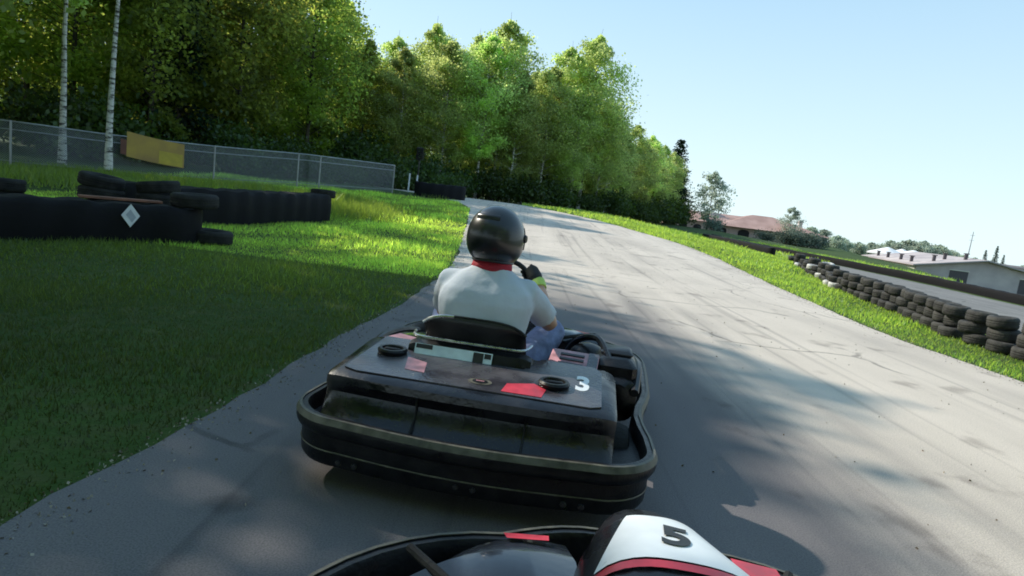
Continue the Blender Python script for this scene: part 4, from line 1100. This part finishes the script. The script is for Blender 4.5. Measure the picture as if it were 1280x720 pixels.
    def quad_patch(name, q, m, lift, par, n=14):
        q = [Vector((a, b, 0)) for a, b in q]; vs = []
        for jj in range(n + 1):
            for ii in range(n + 1):
                p = q[0].lerp(q[1], ii / n).lerp(q[3].lerp(q[2], ii / n), jj / n); vs.append((p.x, p.y, hump_z(p.x, p.y) + lift))
        return MB().add(vs, [(jj * (n + 1) + ii, jj * (n + 1) + ii + 1, (jj + 1) * (n + 1) + ii + 1, (jj + 1) * (n + 1) + ii) for jj in range(n) for ii in range(n)]).build(name, m, par, angle=180)
    wpl = quad_patch('white_panel', [(-.135, 1.515), (.125, 1.465), (.068, 1.655), (-.045, 1.668)], M['white'], .004, nz)
    quad_patch('sticker', [(-.135, 1.49), (.125, 1.44), (.127, 1.46), (-.137, 1.508)], M['pink'], .0045, nz)
    tm = text_mesh('number', number, .105, M['ink'], wpl, Matrix.Translation((.012, 1.57, 0)) @ Matrix.Rotation(R(-16), 4, 'Z'), ext=0)
    for v in tm.data.vertices: v.co.z = hump_z(v.co.x, v.co.y) + .0065
    return K

TILT = R(58)
lead_loc = (-.10, 2.05, .012)
make_kart('black racing kart with the number 3 driven ahead on the track', '3', lead_loc, R(-7), (-.09, 1.15, .675), TILT)
make_kart('black kart with the number 5 on its white nose panel, nearest the viewer', '5', (.45, -.60, .012), R(5), (-.05, 1.02, .47), R(25))

# ------------------------------------------------------------------ driver
DR = empty('person', lead_loc, R(-7)); tag(DR, 'person in grey t-shirt, jeans and black helmet seated in the kart ahead', 'person')
def organic(mb, name, m, parent, vox=.011, smooth=6):
    o = mb.build(name, m, parent)
    r_ = o.modifiers.new('remesh', 'REMESH'); r_.mode = 'VOXEL'; r_.voxel_size = vox; r_.use_smooth_shade = True
    s_ = o.modifiers.new('smooth', 'SMOOTH'); s_.iterations = smooth; s_.factor = .5
    return o
cx = -.09
SHL, SHR = Vector((cx - .175, .69, .715)), Vector((cx + .17, .69, .712))
ELL, ELR = Vector((cx - .25, .93, .54)), Vector((cx + .28, .94, .545))
Mw = Matrix.Translation((-.09, 1.15, .675)) @ Matrix.Rotation(TILT, 4, 'X')
def rim(a): return Mw @ Vector((.145 * math.cos(a), .145 * math.sin(a), 0))
AR, AL = R(32), R(150)
HR, HL = rim(AR), rim(AL)
WRR = HR + Vector((.062, -.06, -.035)); WRL = HL + Vector((-.03, -.085, -.03))
torso = [(.19, .15, .115, .70), (.26, .165, .125, .685), (.36, .165, .118, .665), (.46, .172, .12, .655), (.56, .19, .125, .655), (.66, .208, .122, .665), (.71, .198, .112, .675), (.755, .16, .095, .69), (.79, .11, .078, .70), (.82, .068, .064, .71)]
def torso_mb(mb, k=1.0, top=99, dz=0):
    rings = []
    for z, a, b, yc in torso[:top]:
        rings.append([Vector((cx + px * k, yc + py * k * (1.12 if py < 0 else .95), z)) for px, py in superell(0, 0, a, b, 24, 2.5)])
    mb.loft(rings)
body = MB(); torso_mb(body, .9)
body.tube([(cx, .70, .77), (cx, .715, .84), (cx, .73, .92)], [.062, .058, .058], 14)
body.ell((cx, .745, .955), (.075, .095, .105))
for SH, EL, WR in ((SHL, ELL, WRL), (SHR, ELR, WRR)):
    body.tube([SH, SH.lerp(EL, .5), EL, EL.lerp(WR, .35), WR, WR + (WR - EL).normalized() * .04], [.058, .05, .043, .042, .03, .03], 14)
for s in (-1, 1):
    body.tube([(cx + s * .09, .72, .24), (cx + s * .2, .95, .35), (cx + s * .29, 1.15, .46), (cx + s * .25, 1.35, .31), (cx + s * .2, 1.55, .17)], [.08, .07, .052, .048, .036], 14)
organic(body, 'body', M['skin'], DR)
# head features live under the helmet: nose, ears, eyes and mouth
fc = MB(); fc.ell((cx, .845, .965), (.014, .02, .022)); fc.ell((cx - .078, .745, .97), (.01, .022, .03)); fc.ell((cx + .078, .745, .97), (.01, .022, .03))
for s in (-1, 1): fc.ell((cx + s * .032, .828, .99), (.014, .01, .009))
fc.ell((cx, .833, .925), (.026, .01, .008)); fc.build('face', M['skin'], DR)
sh = MB(); torso_mb(sh, 1.05)
for SH, EL in ((SHL, ELL), (SHR, ELR)):
    d = EL - SH
    sh.tube([SH - Vector(((SH.x - cx) * .35, 0, -.005)), SH + Vector((0, 0, -.002)), SH + d * .35, SH + d * .6, SH + d * .72], [.066, .072, .069, .066, .069], 16)
so = organic(sh, 'shirt', M['shirt'], DR, .01, 5)
cl_ = MB(); cl_.tube([Vector((cx + .082 * math.cos(2 * PI * i / 24), .703 + .078 * math.sin(2 * PI * i / 24), .797 + .012 * math.sin(2 * PI * i / 24))) for i in range(24)], .011, 8, loop=True); cl_.build('collar', M['shirt'], DR)
# cloth folds
tx = bpy.data.textures.new('folds', 'CLOUDS'); tx.noise_scale = .12; tx.noise_depth = 1
dp = so.modifiers.new('folds', 'DISPLACE'); dp.texture = tx; dp.strength = .014; dp.mid_level = .5; dp.texture_coords = 'LOCAL'
tr = MB()
tr.ell((cx, .735, .22), (.175, .15, .1))
for s in (-1, 1):
    tr.tube([(cx + s * .085, .72, .24), (cx + s * .2, .94, .36), (cx + s * .29, 1.13, .475), (cx + s * .285, 1.2, .45), (cx + s * .25, 1.36, .31), (cx + s * .205, 1.52, .18)], [.098, .09, .073, .07, .066, .06], 16)
to = organic(tr, 'jeans', M['denim'], DR, .012, 4)
dp = to.modifiers.new('folds', 'DISPLACE'); dp.texture = tx; dp.strength = .014; dp.mid_level = .5; dp.texture_coords = 'LOCAL'
for s in (-1, 1):
    b = MB(); x = cx + s * .2
    b.tube([(x, 1.53, .19), (x, 1.56, .13), (x + s * .01, 1.66, .125), (x + s * .015, 1.76, .15), (x + s * .015, 1.81, .17)], [.05, .055, .048, .044, .03], 14)
    organic(b, 'shoe', M['shoe'], DR, .009, 3)
# gloves: palm, four fingers wrapped round the rim, thumb along it
for HP, WR, a, s in ((HR, WRR, AR, 1), (HL, WRL, AL, -1)):
    gl = MB(); tan = (rim(a + .05) - rim(a - .05)).normalized(); out = (HP - Vector(Mw.translation)).normalized(); nrm = out.cross(tan).normalized()
    if nrm.y > 0: nrm = -nrm          # towards the driver
    back = HP + nrm * .03 + out * .022
    gl.tube([WR, WR.lerp(back, .5), back, HP + out * .03], [.034, .04, .036, .022], 12, sx=1.0)
    for i, (o_, L) in enumerate(((-.036, .9), (-.012, 1.0), (.012, .97), (.035, .8))):
        c = HP + tan * o_ * s
        pts = [c + out * .03 + nrm * .022, c + out * .036 - nrm * .012, c + out * .014 - nrm * .034 * L, c - out * .016 - nrm * .026 * L, c - out * .026 - nrm * .002]
        gl.tube(catmull(pts, 3), [.0115] * 10 + [.0105, .0095, .008], 8)
    pts = [back - tan * .02 * s, HP - tan * .045 * s + nrm * .024, HP - tan * .066 * s - out * .006 + nrm * .014, HP - tan * .082 * s - out * .012]
    gl.tube(catmull(pts, 3), [.014] * 6 + [.0125, .011, .0105, .009], 8)
    organic(gl, 'glove', M['glove'], DR, .0055, 2)
    EL = ELR if s > 0 else ELL; d = (WR - EL).normalized()
    MB().tube([WR - d * .035, WR - d * .01, WR + d * .015], [.038, .041, .04], 16).build('cuff', M['lime'], DR)
# scarf
sc_ = MB()
for k, (r_, z, t_) in enumerate(((.074, .805, .022), (.07, .828, .022), (.07, .85, .018))):
    sc_.tube([Vector((cx + r_ * math.cos(2 * PI * i / 20), .712 + .012 * k + r_ * math.sin(2 * PI * i / 20), z + .008 * math.sin(2 * PI * i / 20 * 2 + k))) for i in range(20)], t_, 10, loop=True)
organic(sc_, 'neck_scarf', M['scarf'], DR, .008, 3)
# helmet
HM = empty('helmet', (cx, .735, .945)); HM.parent = DR; HM.rotation_euler = (R(-5), 0, R(-12))
def hsurf(th, ph, k=1.0):
    """th azimuth from +y (front), ph latitude"""
    x = .128 * math.sin(th) * math.cos(ph); y = .158 * math.cos(th) * math.cos(ph); z = .142 * math.sin(ph)
    if z < 0:
        f = -z / .142
        x *= 1 + .12 * f; y *= 1 + (.16 * f if y > 0 else .04 * f)
        if y > 0 and abs(th) < 1.0: y += .018 * f
    if y < 0: y *= 1.02
    return Vector((x, y, z)) * k
hs = MB(); rings = []
for i in range(19):
    ph = -.93 + (PI / 2 - .01 + .93) * i / 18
    rings.append([hsurf(2 * PI * j / 40 - PI, ph) for j in range(40)])
rings = [[p * .86 + Vector((0, 0, -.006)) for p in rings[0]]] + rings
hs.loft(rings); hs.build('shell', M['helmet'], HM, angle=60)
vz = MB(); vr = []
for i in range(7):
    ph = -.30 + .72 * i / 6
    vr.append([hsurf(-1.25 + 2.5 * j / 22, ph, 1.022) for j in range(23)])
vz.loft(vr, cap=False, closed=False); vo = vz.build('visor', M['visor'], HM, angle=180)
vm = vo.modifiers.new('t', 'SOLIDIFY'); vm.thickness = .004
for s in (-1, 1):
    MB().lathe([(0, .010), (.016, .009), (.021, .0)], 16, Matrix.Translation(hsurf(s * 1.3, .06, 1.0)) @ Matrix.Rotation(s * PI / 2, 4, 'Y')).build('visor_pivot', M['kart_black'], HM)
MB().tube([hsurf(2 * PI * j / 40, -.9, 1.0) for j in range(40)], .0065, 8, loop=True).build('base_trim', M['frame_metal'], HM)
vt = MB(); vt.loft([[hsurf(PI + t, .62 + a, k) for t in np.linspace(-.5, .5, 11)] for a, k in ((-.14, 1.0), (-.05, 1.045), (.03, 1.06), (.07, 1.0))], cap=False, closed=False)
vt.build('rear_vent', M['helmet'], HM, angle=70)
for s in (-1, 1):
    MB().loft([[hsurf(s * .42 + t, .95 + a, k) for t in np.linspace(-.13, .13, 5)] for a, k in ((-.12, 1.002), (-.04, 1.04), (.1, 1.035), (.16, 1.002))], cap=False, closed=False).build('top_vent', M['kart_black'], HM)
MB().add([hsurf(-2.15 + .12 * i / 4, .30 + .15 * i / 4, 1.004) for i in range(5)] + [hsurf(-2.02 + .12 * i / 4, .52 + .1 * i / 4, 1.004) for i in range(4, -1, -1)], [tuple(range(10))]).build('decal', M['ice'], HM)

# ------------------------------------------------------------------ light, sky, camera
EL_, AZ = R(36), R(-57)
w = bpy.data.worlds.new('World'); scene.world = w; w.use_nodes = True
nt = w.node_tree; nt.nodes.clear()
wo = nt.nodes.new('ShaderNodeOutputWorld'); bg = nt.nodes.new('ShaderNodeBackground'); sky = nt.nodes.new('ShaderNodeTexSky')
sky.sky_type = 'NISHITA'; sky.sun_disc = False; sky.sun_elevation = EL_; sky.sun_rotation = AZ
sky.altitude = 50; sky.air_density = 1.0; sky.dust_density = .6; sky.ozone_density = 1.5
bg.inputs['Strength'].default_value = .145
hs_ = nt.nodes.new('ShaderNodeMix'); hs_.data_type = 'RGBA'; tcw = nt.nodes.new('ShaderNodeTexCoord'); sxw = nt.nodes.new('ShaderNodeSeparateXYZ'); mrw = nt.nodes.new('ShaderNodeMapRange')
nt.links.new(tcw.outputs['Generated'], sxw.inputs[0]); nt.links.new(sxw.outputs['Z'], mrw.inputs['Value'])
mrw.inputs['From Min'].default_value = 0; mrw.inputs['From Max'].default_value = .7; mrw.inputs['To Min'].default_value = .92; mrw.inputs['To Max'].default_value = .55
nt.links.new(mrw.outputs[0], hs_.inputs['Factor'])
crw = nt.nodes.new('ShaderNodeValToRGB'); nt.links.new(sxw.outputs['Z'], crw.inputs[0])
crw.color_ramp.elements[0].position = .0; crw.color_ramp.elements[0].color = (.78, .95, .99, 1)
crw.color_ramp.elements[1].position = .5; crw.color_ramp.elements[1].color = (.37, .66, .9, 1)
scw = nt.nodes.new('ShaderNodeVectorMath'); scw.operation = 'SCALE'; scw.inputs['Scale'].default_value = 8.0
nt.links.new(crw.outputs[0], scw.inputs[0]); nt.links.new(scw.outputs[0], hs_.inputs['B'])     # thin bright haze over the blue
sat = nt.nodes.new('ShaderNodeHueSaturation'); sat.inputs['Saturation'].default_value = 1.1; sat.inputs['Value'].default_value = 1.15
nt.links.new(sky.outputs[0], sat.inputs['Color']); nt.links.new(sat.outputs[0], hs_.inputs['A'])
nt.links.new(hs_.outputs['Result'], bg.inputs[0]); nt.links.new(bg.outputs[0], wo.inputs[0])
sun = bpy.data.lights.new('sun', 'SUN'); sun.energy = 5.0; sun.angle = R(.53); sun.color = (1, .92, .79)
so_ = bpy.data.objects.new('sun', sun); COL.objects.link(so_)
sd_ = Vector((math.sin(AZ) * math.cos(EL_), math.cos(AZ) * math.cos(EL_), math.sin(EL_)))
so_.rotation_euler = (-sd_).to_track_quat('-Z', 'Y').to_euler(); so_.location = sd_ * 60

cam = bpy.data.cameras.new('camera'); co = bpy.data.objects.new('camera', cam); COL.objects.link(co)
cam.sensor_width = 36; cam.lens = 36 * 763 / 1280; cam.clip_start = .05; cam.clip_end = 6000
f_, hy, roll = 763., 253., R(7)
p_ = math.atan((360 - hy) * math.cos(roll) / f_)
R0 = Vector((1, 0, 0)); F = Vector((0, math.cos(p_), -math.sin(p_))); U0 = Vector((0, math.sin(p_), math.cos(p_)))
Rx = math.cos(roll) * R0 + math.sin(roll) * U0; Ux = -math.sin(roll) * R0 + math.cos(roll) * U0
co.matrix_world = Matrix(((Rx.x, Ux.x, -F.x, 0), (Rx.y, Ux.y, -F.y, 0), (Rx.z, Ux.z, -F.z, 1.12), (0, 0, 0, 1)))
scene.camera = co
scene.view_settings.view_transform = 'Standard'; scene.view_settings.look = 'None'; scene.view_settings.exposure = 0; scene.view_settings.gamma = 1
scene.render.engine = 'CYCLES'
scene.cycles.max_bounces = 6; scene.cycles.diffuse_bounces = 4; scene.cycles.transmission_bounces = 4; scene.cycles.transparent_max_bounces = 8
scene.cycles.use_denoising = True
scene.cycles.filter_width = 1.8
